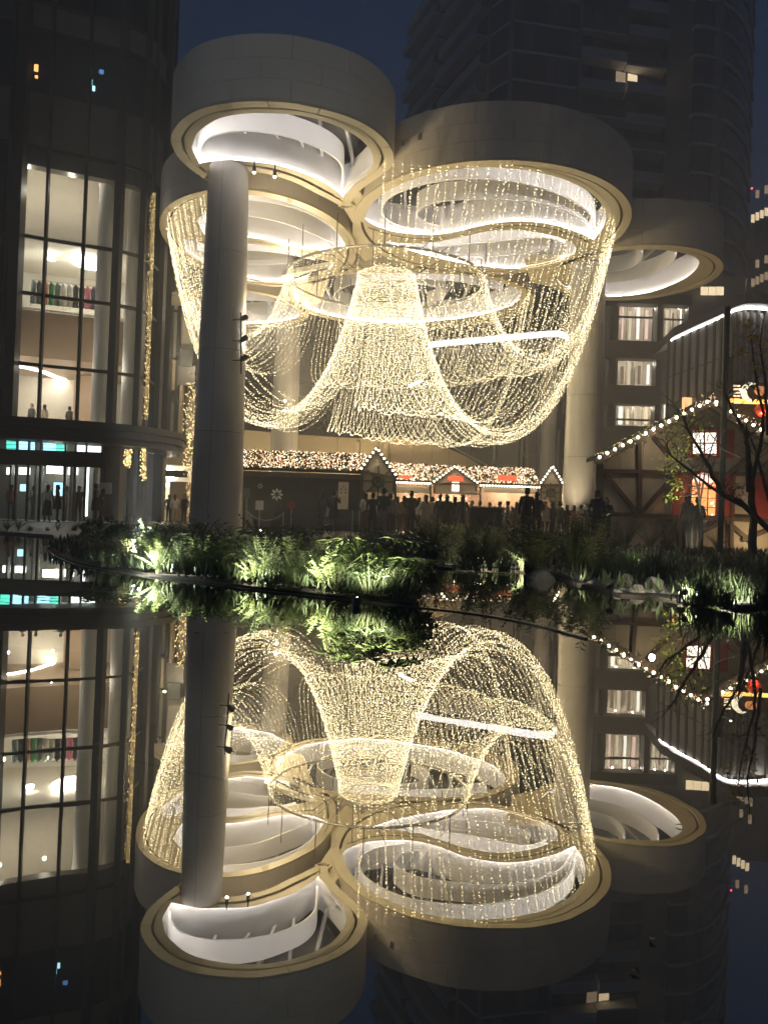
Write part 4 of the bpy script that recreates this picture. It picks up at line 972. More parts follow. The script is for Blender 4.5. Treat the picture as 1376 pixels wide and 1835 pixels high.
# red field, arched window, upper window
def pane(x0, x1, y0, y1, off, th, m, nm, parent=h3):
    a, c = P3(x0, y1, Y3 + off), P3(x1, y0, Y3 + off); return MB().box(((a.x + c.x) / 2, Y3 + off, (a.z + c.z) / 2), (c.x - a.x, th, c.z - a.z)).build(nm, m, parent)
pane(1204, 1318, 850, 922, .20, .05, M['red'], 'red_panel'); pane(1345, 1440, 852, 928, .20, .05, M['red'], 'red_panel')
pane(1234, 1316, 770, 818, .20, .05, M['red'], 'red_panel')
M['amber'] = glow('amber_window', (1, .32, .10), .62); M['pinkw'] = glow('pink_window_light', (1, .58, .45), .85); M['whitew'] = glow('pale_window', (1, .90, .76), .75)
c0 = P3(1236, 922, Y3 + .15); c1 = P3(1284, 868, Y3 + .15); cx_, w2, zt = (c0.x + c1.x) / 2, (c1.x - c0.x) / 2, c1.z
V = [(c0.x, Y3 + .16, c0.z), (c1.x, Y3 + .16, c0.z)] + [(cx_ + w2 * cos(pi * k / 12), Y3 + .16, zt + w2 * .95 * sin(pi * k / 12)) for k in range(13)]
win = MB().add(V, [tuple(range(len(V)))]).build('arched_window', M['amber'], h3)
V2 = [(cx_ + w2 * .9 * cos(pi * k / 12), Y3 + .155, zt + .05 + w2 * .8 * sin(pi * k / 12)) for k in range(13)]
MB().add(V2, [tuple(range(len(V2)))]).build('arched_light', M['pinkw'], win)
random.seed(3)
for i in range(26):
    x, z = cx_ + random.uniform(-.9, .9) * w2, c0.z + random.random() * (zt - c0.z); MB().box((x, Y3 + .148, z), (random.uniform(.03, .12), .01, random.uniform(.03, .10))).build('window_decoration', M[random.choice(['pinkw', 'redsign', 'winw', 'red', 'timber'])], win)
for k in range(13):
    pass
MB().tube([Vector((c0.x, Y3 + .13, c0.z))] + [Vector((cx_ - w2 * cos(pi * k / 12), Y3 + .13, zt + w2 * .95 * sin(pi * k / 12))) for k in range(13)] + [Vector((c1.x, Y3 + .13, c0.z))], .035, 6).build('window_frame', M['red'], win)
for f in (-.33, .33): MB().beam((cx_ + w2 * f, Y3 + .135, c0.z), (cx_ + w2 * f, Y3 + .135, zt + w2 * .8), .03).build('glazing_bar', M['timber'], win)
for f in (.25, .55, .85): MB().beam((c0.x, Y3 + .136, c0.z + (zt - c0.z) * f), (c1.x, Y3 + .136, c0.z + (zt - c0.z) * f), .025).build('glazing_bar', M['timber'], win)
uw = pane(1240, 1285, 774, 814, .16, .03, M['whitew'], 'upper_window')
for x in (1240, 1262, 1285): MB().beam(P3(x, 772, Y3 + .12), P3(x, 816, Y3 + .12), .045).build('window_bar', M['red'], uw)
for y in (774, 794, 814): MB().beam(P3(1240, y, Y3 + .12), P3(1285, y, Y3 + .12), .045).build('window_bar', M['red'], uw)
p = P3(1262, 880, Y3 - .5); lamp('window_spill', 'POINT', P3(1262, 890, Y3 - .25), 5, (1, .40, .2), .1)
lamp('festoon_spill', 'POINT', P3(1180, 790, Y3 - .8), 6, (1, .8, .55), .1)
p = P3(1370, 930, Y3 - .9); lamp('bank_lamp', 'POINT', P3(1372, 968, Y3 - .7), 14, (1, .72, .38), .06)
# stall seen over the roof at the right edge
s4 = thing('ornament_stall', 'stall with amber lit beam, red ball and pale crescent ornament past the hut ridge', 'stall')
Y4 = 34
def P4(x, y, Y=Y4): return at(x, y, Y)
a, c = P4(1306, 724), P4(1420, 716); MB().box(((a.x + c.x) / 2, Y4, (a.z + c.z) / 2), (c.x - a.x, .3, .16)).build('amber_beam', glow('amber_beam', (1, .50, .10), .9), s4)
MB().box(((a.x + c.x) / 2, Y4 + 1.2, a.z / 2 + .6), (c.x - a.x, .3, a.z + 1.2)).build('back_wall', M['bronze'], s4)
for x in (1308, 1400): MB().beam(P4(x, 950), P4(x, 640), .2).build('post', M['timber'], s4)
MB().ball(P4(1365, 735, Y4 - .3), .30, 14).build('red_ball', mat('glossy_red', (.5, .03, .02), .2, emit=(1, .08, .03), es=.08), s4, smooth_=True)
cr = MB(); ce = P4(1346, 702, Y4 - .3); n_ = 16
o_ = [Vector((ce.x + .42 * cos(radians(60 + 240 * k / n_)), ce.z + .42 * sin(radians(60 + 240 * k / n_)))) for k in range(n_ + 1)]; i_ = [Vector((ce.x + .17 + .36 * cos(radians(75 + 210 * k / n_)), ce.z + .36 * sin(radians(75 + 210 * k / n_)))) for k in range(n_ + 1)]
for sgn in (0, 1): cr.add([(v.x, ce.y + .1 * sgn, v.y) for v in o_ + i_], [(k, k + 1, n_ + 2 + k, n_ + 1 + k) for k in range(n_)])
cr.build('crescent_ornament', mat('pale_ornament', (.75, .70, .55), .5, emit=(1, .9, .65), es=.4), s4)
MB().ball(P4(1362, 700, Y4 - .2), .26, 10, (1, .6, .8)).build('orange_ornament', mat('orange_ornament', (.55, .22, .08), .5, emit=(1, .4, .15), es=.2), s4)
for k in range(6): MB().box((P4(1318, 692 + k * 6).x, Y4 - .1, P4(1318, 692 + k * 6).z), (.3, .05, .07)).build('lit_slat', M['winw'], s4)
p = P4(1365, 745, Y4 - .6); lamp('stall_lamp', 'POINT', p, 14, (1, .6, .3), .06)
# small garlanded roof in the passage
s5 = thing('passage_stall', 'little brown stall with fairy lights on its roof in the passage', 'stall')
a = at(314, 858, 45); MB().box((a.x + .2, 45.4, 1.3), (1.0, .8, 2.4)).build('stall_body', M['beige'], s5)
q = MB()
for i in range(90): p = at(random.uniform(300, 330), random.uniform(836, 852), 44.6); q.octa(p, .035)
MB().box((a.x, 45, a.z + .3), (1.2, 1.0, .35)).build('stall_roof', M['garland'], s5); q.build('fairy_bulbs', M['hutb'], s5, kind='stuff')
# ------------------------------------------------------------------ planting bed, pond edge, stones
random.seed(21)
def W0(x, y, z=0.0): p = atz(x, y, z); return Vector((p.x, p.y))
frontpx = [(84, 984), (96, 994), (122, 1006), (150, 1014), (250, 1030), (400, 1050), (560, 1068), (740, 1087)]
fr = smooth([tuple(W0(*q)) for q in frontpx], False, 5)
bed = fr + [W0(752, 1060), W0(745, 1016), W0(650, 1000), W0(560, 988), W0(450, 976), W0(330, 966), W0(230, 961), W0(150, 966), W0(100, 975)]
MB().prism(bed, -.3, .022).build('planting_bed', M['earth'], kind='structure')
edge = thing('pond_edging', 'thin metal weir strip curving across the dark pond in front of the planting', 'pond edge')
full = smooth([tuple(W0(*q)) for q in [(84, 984), (96, 995), (122, 1007), (150, 1015.5), (250, 1031.5), (400, 1051.5), (560, 1069.5), (740, 1088.5), (850, 1101), (950, 1119), (1050, 1146)]], False, 6)
MB().prism(ribbon(full, .011), -.12, .008).build('weir_strip', M['dark'], edge)
LEAF = {}
def leafmat(n, c, r=.35, tr=.0):
    m = mat(n, c, r, var=.35, scale=9); b = m.node_tree.nodes['Principled BSDF']; b.inputs['Subsurface Weight'].default_value = 0
    return m
M['leafg'] = leafmat('fresh_green_leaf', (.17, .22, .075)); M['leafd'] = leafmat('dark_green_leaf', (.10, .135, .06)); M['leafo'] = leafmat('olive_leaf', (.18, .18, .08)); M['grassb'] = leafmat('sedge_blade', (.075, .10, .042), .4)
M['leafy'] = leafmat('yellow_autumn_leaf', (.55, .36, .05)); M['leafm'] = leafmat('yellow_green_leaf', (.26, .30, .05)); M['stem'] = mat('plant_stem', (.12, .13, .05), .7); M['bark'] = mat('tree_bark', (.075, .062, .05), .8, var=.3, scale=8, bump=.4)
def leaf(b, p, d, up, L, w, fold=.25):
    d = d.normalized(); s = d.cross(up); s = s.normalized() if s.length > 1e-4 else Vector((1, 0, 0)); n = s.cross(d)
    m = p + d * L * .45 - n * L * .0; t = p + d * L - n * L * .12
    b.add([p, m + s * w * .5 + n * w * fold, t, m - s * w * .5 + n * w * fold, m], [(0, 4, 1), (1, 4, 2), (0, 3, 4), (3, 2, 4)])
def fern(nst, Ls, nl, L, w, seed, mats):
    random.seed(seed); b = MB()
    for i in range(nst):
        a = random.random() * 2 * pi; out = Vector((cos(a), sin(a), 0)); ln = Ls * random.uniform(.6, 1.1); lean = random.uniform(.25, .95)
        P = [out * .03 * random.random()]
        for k in range(1, 7):
            t = k / 6; P.append(Vector((out.x * ln * lean * t ** 1.3, out.y * ln * lean * t ** 1.3, ln * (t * (1.15 - .45 * lean * t)))))
        b.cur = 1; b.tube(P, [.004 - .0004 * k for k in range(7)], 3, False); b.cur = 0
        for j in range(nl):
            t = .22 + .78 * j / nl; k = min(5, int(t * 6)); p = P[k].lerp(P[k + 1], t * 6 - k); d = (P[k + 1] - P[k]).normalized(); sd = d.cross(Vector((0, 0, 1))); sd = sd.normalized() if sd.length > 1e-3 else Vector((1, 0, 0))
            for sgn in (-1, 1):
                leaf(b, p, d * .55 + sd * sgn + Vector((0, 0, random.uniform(-.35, .25))), Vector((0, 0, 1)), L * random.uniform(.7, 1.2) * (1.15 - .5 * t), w)
    return b.mesh('fern_leaves', mats)
def palm_whorl(seed, mats, nst=7, h=.36):
    random.seed(seed); b = MB()
    for i in range(nst):
        a = random.random() * 2 * pi; r = random.uniform(.02, .2); hh = h * random.uniform(.55, 1.1); top = Vector((r * cos(a) * 1.3, r * sin(a) * 1.3, hh))
        b.cur = 1; b.tube([Vector((r * .2 * cos(a), r * .2 * sin(a), 0)), top * .5 + Vector((0, 0, .04)), top], [.006, .005, .003], 4, False); b.cur = 0
        for q in range(random.randint(3, 5)):
            c = top + Vector((random.uniform(-.09, .09), random.uniform(-.09, .09), random.uniform(-.09, .05))) * (q > 0)
            n = random.randint(7, 9); ph = random.random()
            for k in range(n):
                an = 2 * pi * k / n + ph; leaf(b, c, Vector((cos(an), sin(an), random.uniform(-.55, .15))), Vector((0, 0, 1)), random.uniform(.08, .15), .036)
    return b.mesh('whorled_leaves', mats)
def sedge(n, L, seed, mats):
    random.seed(seed); b = MB()
    for i in range(n):
        a = random.random() * 2 * pi; o = Vector((cos(a), sin(a), 0)); ln = L * random.uniform(.5, 1.1); ar = random.uniform(.15, .9); p0 = Vector((random.gauss(0, .05), random.gauss(0, .05), 0)); s = Vector((-o.y, o.x, 0)) * random.uniform(.004, .008)
        prev = None
        for k in range(4):
            t = k / 3; p = p0 + o * ln * ar * t ** 1.6 + Vector((0, 0, ln * (t * (1 - .45 * ar * t)))); w = s * (1 - t * .85)
            cur = (p - w, p + w)
            if prev: b.quad(prev[0], prev[1], cur[1], cur[0])
            prev = cur
    return b.mesh('sedge_blades', mats)
PM = [fern(16, .46, 11, .085, .026, 1, [M['leafg'], M['stem']]), fern(20, .42, 12, .07, .022, 2, [M['leafd'], M['stem']]), fern(15, .5, 10, .095, .03, 3, [M['leafo'], M['stem']]),
      palm_whorl(4, [M['leafg'], M['stem']]), palm_whorl(5, [M['leafd'], M['stem']], 8, .40), sedge(110, .36, 6, [M['grassb']]), sedge(90, .30, 7, [M['leafd']]), fern(34, .62, 16, .05, .010, 8, [M['leafo'], M['stem']]), fern(26, .58, 14, .06, .014, 9, [M['leafd'], M['stem']])]
KIND = ['fern_clump', 'fern_clump', 'fern_clump', 'whorled_shrub', 'whorled_shrub', 'sedge_tuft', 'sedge_tuft', 'feathery_shrub', 'feathery_shrub']
CATP = ['fern', 'fern', 'fern', 'shrub', 'shrub', 'sedge', 'sedge', 'shrub', 'shrub']
def plant(k, x, y, z, s, label, group):
    t = thing(KIND[k], ('taller ' if s > .98 else 'smaller ' if s < .72 else '') + label, CATP[k], group, loc=(x, y, z), rz=random.random() * 6.28); t.scale = (s, s, s * random.uniform(.85, 1.15))
    link('foliage', PM[k], t); return t
DESC = ['fresh green fern clump', 'dark green fern clump', 'olive fern clump', 'fresh green whorled shrub', 'dark whorled shrub', 'green sedge tuft', 'dark sedge tuft', 'olive feathery shrub', 'dark feathery shrub']
G1 = 'plants on the pond planting bed'
def zone(px_):
    for lim, nm in [(215, 'near the pointed bed tip'), (300, 'beside the brightest white spotlight'), (430, 'in the lit thicket'), (560, 'in the dim bed middle'), (640, 'left of the glowing shrub')]:
        if px_ < lim: return nm
    return 'around the glowing shrub'
random.seed(31)
rowsp = [(.14, .62, 30, (205, 720)), (.42, .85, 32, (200, 735)), (.85, 1.0, 36, (190, 740)), (1.5, 1.1, 40, (180, 745)), (2.4, 1.15, 42, (220, 745)), (3.8, 1.2, 46, (240, 745)), (5.6, 1.2, 52, (260, 745))]
rown = ['front row at the weir', 'second row', 'third row', 'fourth row', 'fifth row', 'sixth row', 'rear row']
for ri, (dy, sc, stp, (xa, xb)) in enumerate(rowsp):
    xx = xa
    while xx < xb:
        px_ = min(738, xx + random.uniform(-8, 8)); f = min(range(len(frontpx) - 1), key=lambda i: 0 if frontpx[i][0] <= px_ <= frontpx[i + 1][0] else 9)
        a, c = frontpx[f], frontpx[f + 1]; yy = a[1] + (c[1] - a[1]) * (px_ - a[0]) / (c[0] - a[0]); w = W0(px_, yy)
        dv = w.normalized() * dy; w = w + dv
        k = random.choices(range(5), [4, 4, 2, 1, 2])[0] if ri else random.choices([0, 1, 6, 4], [3, 3, 3, 1])[0]
        xx += stp * random.uniform(.75, 1.25)
        if ri < 2 and any(abs(px_ - g_) < 20 for g_ in (248, 424, 560)): continue
        if px_ > 590 and ri < 4: k = random.choice([3, 4, 4, 1])
        if px_ < 250 and ri < 2: k = 6
        plant(k, w.x, w.y, .02, sc * random.uniform(.7, 1.05), DESC[k] + ' ' + zone(px_) + ', ' + rown[ri], G1)
p = W0(662, 1082) * 1.02; plant(3, p.x, p.y, .055, 1.18, 'brightly lit green whorled shrub glowing at the end of the planting bed', G1)
p = W0(700, 1084) * 1.03; plant(3, p.x, p.y, .055, 1.0, 'drooping whorled shrub half lit beside the glowing one over the weir', G1)
p = W0(580, 1068) * 1.02; plant(3, p.x, p.y, .055, .62, 'small lone whorled shrub with lit leaves left of the glowing one', G1)
# low ground cover filling the bed
def cover(name, poly, n, h, m, z):
    b = MB(); xs = [q.x for q in poly]; ys = [q.y for q in poly]; k = 0; tries = 0
    while k < n and tries < n * 8:
        tries += 1; y_ = min(ys) + (max(ys) - min(ys)) * random.random() ** 1.8; q = Vector((random.uniform(min(xs), max(xs)), y_))
        if not inside(q, poly): continue
        k += 1; a = random.random() * 2 * pi; s = h * random.uniform(.4, 1.2); leaf(b, Vector((q.x, q.y, z)), Vector((cos(a) * .6, sin(a) * .6, random.uniform(.3, 1.4))), Vector((cos(a), sin(a), .1)), s, s * .28)
    b.build(name, m, kind='stuff')
cover('ground_cover', bed, 6500, .13, M['leafd'], .05)
# bank on the other side: sedges, feathery shrubs
bankp = [W0(750, 1018), W0(850, 1021), W0(930, 1025), W0(1000, 1039), W0(1060, 1056), W0(1110, 1068), W0(1190, 1075), W0(1260, 1083), W0(1376, 1091), W0(1440, 1096)]
backp = [W0(1440, 992), W0(1376, 984), W0(1250, 976), W0(1100, 972), W0(950, 968), W0(800, 962), W0(735, 960)]
MB().prism([q + Vector((0, -.03)) for q in bankp] + [q for q in backp], -.5, .02).build('bank_soil', M['earth'], kind='structure')
cover('bank_ground_cover', bankp + backp, 8000, .16, M['grassb'], .045)
G2 = 'plants on the far pond bank'
random.seed(44)
for i in range(84):
    px_ = 1075 + 320 * random.random(); t = random.random() ** 1.3; y1 = 1066 + (px_ - 1075) * .085
    if px_ < 1215: t = .45 + .55 * t
    py_ = y1 - 3 - t * 66
    w = W0(px_, py_, .05); k = 5 if random.random() < .75 else 6
    near = next(n for l, n in [(1110, 'behind the pointed boulder'), (1150, 'behind the low wedged stone'), (1190, 'behind the largest boulder'), (1215, 'behind the flat stone'), (1250, 'below the pale blouse'), (1290, 'below the slim post'), (1340, 'left of the dark trunk'), (9999, 'right of the dark trunk')] if px_ < l)
    plant(k, w.x, w.y, .02, random.uniform(.75, 1.15), ['lush', 'loose'][i % 2] + ' ' + DESC[k] + ' ' + near + (', at the water' if t < .3 else ', midway up the bank' if t < .65 else ', at the top of the bank'), G2)
for i in range(64):
    px_ = 745 + 330 * random.random(); py_ = 1013 - 44 * random.random() ** 1.5 + (px_ - 745) * .06; w = W0(px_, py_, .05)
    k = random.choices([7, 8, 1, 6, 2], [4, 4, 1, 3, 2])[0]
    near = next(n for l, n in [(790, 'left of the amber spotlight'), (850, 'below the grey long coat'), (900, 'below the low black barrier'), (940, 'left of the tall person in black'), (990, 'by the dark round boulder'), (1030, 'below the stout column'), (9999, 'below the navy shirt')] if px_ < l) + (', near the water' if py_ > 1000 else ', further back')
    plant(k, w.x, w.y, .02, random.uniform(.75, 1.25) * (1.3 if k in (6, 1, 2) else 1), DESC[k] + ' ' + near, G2)
for px_, py_, s in [(1120, 990, 1.7), (1165, 988, 1.8), (1098, 992, 1.3), (1195, 992, 1.2), (770, 985, 1.0), (800, 988, 1.1), (1010, 985, 1.2), (1040, 988, 1.0), (1345, 985, 1.2), (1285, 990, 1.1)]:
    w = W0(px_, py_, .03); plant(7 if px_ != 1010 else 8, w.x, w.y, .045, s, ('broad' if s > 1.5 else 'rounded') + ' olive feathery shrub ' + ('below the hut timbers by the person in navy' if px_ < 1210 and px_ > 1090 else 'lit from below by the amber spot' if px_ < 810 else 'behind the dark boulder' if px_ < 1050 else 'at the foot of the hut wall'), G2)
for i, px_ in enumerate(range(-40, 330, 24)):
    w = W0(px_ + random.uniform(-6, 6), 951, .05); plant(random.choice([1, 8, 6]), w.x, w.y, .045, random.uniform(.5, .8), 'low dark plant along the far pond rim ' + ('in front of the glazed entrance' if px_ < 190 else 'in front of the passage'), 'plants along the far pond rim')
# boulders
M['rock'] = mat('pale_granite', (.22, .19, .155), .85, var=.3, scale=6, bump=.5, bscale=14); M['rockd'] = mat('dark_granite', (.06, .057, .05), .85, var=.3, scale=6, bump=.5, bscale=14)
def boulder(px_, py_, wpx, hpx, m, label, seed):
    random.seed(seed); w = W0(px_, py_, .0); Y = w.y; sx = wpx * Y / FPX / 2; sz = hpx * Y / FPX
    bm = bmesh.new(); bmesh.ops.create_icosphere(bm, subdivisions=3, radius=1)
    pl = [(Vector((random.gauss(0, 1), random.gauss(0, 1), random.gauss(.3, 1))).normalized(), random.uniform(.62, .9)) for _ in range(9)]
    for v in bm.verts:
        for n, d in pl:
            e = v.co.dot(n) - d
            if e > 0: v.co -= n * e * .9
        v.co *= 1 + random.uniform(-.02, .02); v.co = Vector((v.co.x * sx, v.co.y * sx * .8, v.co.z * sz))
    me = bpy.data.meshes.new('boulder'); bm.to_mesh(me); bm.free(); me.materials.append(m); me.polygons.foreach_set('use_smooth', [False] * len(me.polygons))
    link('boulder', me, None, label, 'boulder', 'boulders at the pond edge', loc=(w.x, Y + .05, .02))
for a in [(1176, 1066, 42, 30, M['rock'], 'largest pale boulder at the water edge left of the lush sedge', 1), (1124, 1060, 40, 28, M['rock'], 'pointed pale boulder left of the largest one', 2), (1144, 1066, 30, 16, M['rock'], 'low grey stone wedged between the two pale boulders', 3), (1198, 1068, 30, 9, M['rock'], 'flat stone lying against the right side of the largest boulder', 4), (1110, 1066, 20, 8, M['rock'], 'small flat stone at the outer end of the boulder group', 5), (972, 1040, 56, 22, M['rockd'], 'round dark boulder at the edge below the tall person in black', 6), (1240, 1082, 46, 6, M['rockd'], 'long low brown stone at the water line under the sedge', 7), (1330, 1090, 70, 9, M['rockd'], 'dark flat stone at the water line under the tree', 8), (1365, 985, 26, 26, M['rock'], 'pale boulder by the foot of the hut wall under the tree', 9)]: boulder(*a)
# spotlights and added fill lamps in the planting
M['snowlamp'] = glow('small_lamp_glow', (1, .9, .75), 3)
def spike(px_, py_, z, label, col, power, aim, r=.022, spot=70, es=60, seen=None):
    p = atz(px_, py_, z) if z < .59 else at(px_, py_, 9)
    t = thing('pond_spotlight', label, 'spotlight', 'spotlights in the planting')
    MB().tube([(p.x, p.y, 0), (p.x, p.y, p.z - .03)], .008, 5).build('stake', M['black'], t)
    d = (Vector(aim) - p).normalized(); hd = MB().tube([p - d * .07, p - d * .01], [.025, .034], 10).build('lamp_head', M['black'], t)
    MB().ball(p, r, 8).build('lens', glow('spot_lens', col, es, False), hd)
    lamp('spot', 'SPOT', p + d * .05, power, col, .03, aim, spot, .7)
    return p
p = W0(560, 1071); lamp('thicket_spot', 'SPOT', (p.x, p.y, .2), 11, (1, .97, .8), .008, (p.x + .5, p.y + 1.2, .4), 130, .8)  # fill lamp added at the weir to brighten the dim bed
d1 = DS['D1']; T1 = (d1.cx - 1, d1.cy - d1.ry, H + 1.0)
spike(240, 990, .17, 'brightest white spotlight, beside the lit fern thicket', (.95, 1, .95), 520, T1, .026, 40, 120)
spike(208, 970, .16, 'smaller white spotlight, nearer the pointed tip of the bed', (.95, 1, .95), 120, T1, .018, 44, 70)
p = W0(250, 1033); lamp('thicket_spot', 'SPOT', (p.x, p.y, .16), 36, (.97, 1, .86), .008, (p.x + 1.5, p.y + 1.0, .42), 110, .8); lamp('spot_spill', 'POINT', (p.x, p.y, .12), 4, (.95, 1, .92), .008)  # fill lamps added at the weir to brighten the fern thicket
p = W0(424, 1056); lamp('thicket_spot', 'SPOT', (p.x, p.y, .2), 18, (1, .97, .8), .008, (p.x + .9, p.y + 1.2, .4), 130, .8)  # another added fill for the middle of the bed
p = spike(467, 951, .14, 'warm little spotlight by the rope barrier', (1, .85, .5), 60, (d1.cx + 3, 30, 14), .03, 70, 60)
p = spike(783, 991, .10, 'amber spotlight under the feathery shrub near the middle of the bank', (1, .80, .42), 60, (2, 26, 14), .028, 80, 70)
lamp('spot_spill', 'POINT', p + Vector((0, .1, .12)), 6, (1, .82, .45), .008)  # added point light brightening the plants round the amber spot
q = W0(640, 1076); p = spike(640, 1072, .05, 'low spotlight hidden at the root of the glowing whorled shrub', (1, 1, .82), 16, (q.x + .15, q.y + .4, 1.2), .008, 120, 14)
q = W0(676, 1074); lamp('spot_spill', 'POINT', (q.x + .05, q.y - .12, .22), 1.3, (1, 1, .82), .006)  # added point light brightening the whorled shrub
p = spike(1152, 1012, .12, 'small green lit spotlight in the sedge above the pale boulders', (.95, 1, .7), 6, (at(1152, 900, 12)), .02, 110, 16)
lamp('spot_spill', 'POINT', p + Vector((0, -.1, .08)), 1.6, (.9, 1, .6), .006)  # added point light brightening the sedge beside this spot
q = W0(1260, 1062, .05); 
for k, (x, y, pw, tx, ty) in enumerate([(1225, 1078, 13, 1300, 1040), (1300, 1084, 12, 1370, 1040), (1092, 1066, 2.5, 1160, 1050), (1030, 1046, 2.5, 1000, 1010), (860, 1020, 7, 830, 980), (920, 1023, 5, 960, 990)]):  # low spotlights added to brighten bank plants and boulders
    q = W0(x, y, .03); w = W0(tx, ty, .03); spike_lab = ['low spotlight at the water under the sedge left of the tree', 'low spotlight at the water under the dark tree', 'low spotlight at the outer end of the boulder group', 'low spotlight right of the dark round boulder', 'low spotlight on the dark bank before the black barrier', 'low spotlight on the bank left of the dark boulder'][k]
    t = thing('pond_spotlight', spike_lab, 'spotlight', 'spotlights in the planting'); p = Vector((q.x, q.y - .03, .11)); aim = Vector((w.x, w.y, .3)); dd = (aim - p).normalized()
    MB().tube([(p.x, p.y, 0), (p.x, p.y, .09)], .006, 5).build('stake', M['black'], t); hd = MB().tube([p - dd * .07, p], [.02, .028], 8).build('lamp_head', M['black'], t); MB().ball(p + dd * .002, .012, 6).build('lens', M['snowlamp'], hd)
    lamp('spot', 'SPOT', p + dd * .03, pw, (1, .96, .80), .006, aim, 120, .8)
# trees on the right
def tree(label, Y, branches, leaves, m, n, sz, seed):
    random.seed(seed); t = thing('tree', label, 'tree', 'thin trees by the timber hut')
    for bi, (pts, r0) in enumerate(branches):
        P = [at(x, y, Y + (.25 * sin(i * 1.7 + bi * 2.1) if i else 0)) for i, (x, y) in enumerate(pts)]
        if bi == 0: P[0].z = 0.02
        S_ = []
        for i in range(len(P) - 1):
            for k in range(4): S_.append(P[i].lerp(P[i + 1], k / 4) + Vector((random.gauss(0, r0 * .25), random.gauss(0, r0 * .25), 0)) * (k > 0))
        S_.append(P[-1]); nn = len(S_)
        MB().tube(S_, [r0 * (1 - .75 * i / (nn - 1)) for i in range(nn)], 7).build('trunk' if bi == 0 else 'branch', M['bark'], t)
        tw = MB()
        for i in range(3, nn, 1):
            for q in range(2 if bi else 1):
                a = random.uniform(0, 2 * pi); L = random.uniform(.25, .7) * (1 if bi else .4); d = Vector((cos(a) * .8, sin(a) * .8, random.uniform(.1, .9))) * L; mid = S_[i] + d * .5 + Vector((0, 0, .05)); tw.tube([S_[i], mid, S_[i] + d], [r0 * .16, r0 * .1, .003], 4, False)
                tw.tube([mid, mid + Vector((random.gauss(0, .15), random.gauss(0, .15), random.uniform(.05, .25)))], [r0 * .08, .002], 3, False)
        tw.build('twigs', M['bark'], t, kind='stuff')
    b = MB()
    for i in range(n):
        cx_, cy_, sp = random.choice(leaves); p = at(cx_ + random.gauss(0, sp), cy_ + random.gauss(0, sp * .8), Y + random.gauss(0, .5)); a = random.random() * 2 * pi
        leaf(b, p, Vector((cos(a), sin(a), random.uniform(-.8, .2))), Vector((0, 0, 1)), sz * random.uniform(.6, 1.2), sz * .55)
    b.build('leaves', m, t, kind='stuff'); return t
tree('dark bare tree with a long slanting branch across the timber hut', 17, [([(1352, 1004), (1346, 900), (1340, 800), (1337, 765)], .10), ([(1392, 962), (1325, 898), (1295, 887), (1273, 844), (1257, 811), (1232, 770), (1222, 742)], .07), ([(1341, 882), (1338, 789), (1328, 762), (1309, 729), (1296, 690)], .05), ([(1348, 915), (1298, 890), (1246, 852), (1202, 816), (1190, 790)], .045), ([(1345, 870), (1362, 800), (1368, 740), (1352, 660), (1345, 600)], .05), ([(1380, 900), (1362, 840), (1340, 770)], .05), ([(1376, 780), (1372, 690), (1362, 620), (1370, 560)], .04)],
     [(1335, 578, 6), (1346, 600, 9), (1325, 628, 7), (1370, 618, 8), (1340, 690, 9), (1362, 660, 8), (1320, 870, 5), (1300, 880, 4), (1375, 720, 10)], M['leafy'], 170, .14, 3)
tree('small maple with lit yellow green leaves before the hut window', 20, [([(1258, 985), (1256, 920), (1250, 870), (1244, 845)], .045), ([(1252, 880), (1240, 840), (1215, 805), (1196, 780)], .03), ([(1254, 900), (1266, 830), (1280, 790), (1290, 765)], .028), ([(1328, 820), (1295, 805), (1275, 780), (1254, 752)], .025), ([(1246, 872), (1225, 866), (1205, 870)], .02), ([(1250, 885), (1232, 888), (1205, 892)], .02), ([(1240, 840), (1222, 800), (1228, 760)], .02)],
     [(1215, 868, 8), (1203, 890, 6), (1210, 815, 16), (1225, 775, 15), (1245, 770, 16), (1200, 840, 12), (1230, 800, 16)], M['leafm'], 420, .13, 4)
post = thing('lamp_post', 'slim dark post rising between the two thin trees before the hut', 'post')
a = at(1290, 990, 22); MB().tube([(a.x, 22, 0), (a.x, 22, 6.9)], .085, 12).build('pole', M['dark'], post)
hd = MB().tube([(a.x, 22, 6.9), (a.x, 22, 7.1)], [.10, .10], 12).build('cap', M['dark'], post)
for z, s in ((4.55, 1), (4.1, -1)): MB().tube([(a.x, 22, z), (a.x + s * .3, 21.8, z + .12)], .03, 6).build('lamp_arm', M['dark'], post); MB().ball((a.x + s * .34, 21.75, z + .14), .035, 8).build('small_lamp', M['snowlamp'], post)
p = at(1238, 940, 20); lamp('maple_spot', 'SPOT', (p.x - .6, 18.4, .12), 130, (1, .95, .7), .05, (p.x + .3, 20, 3.0), 70, .7)
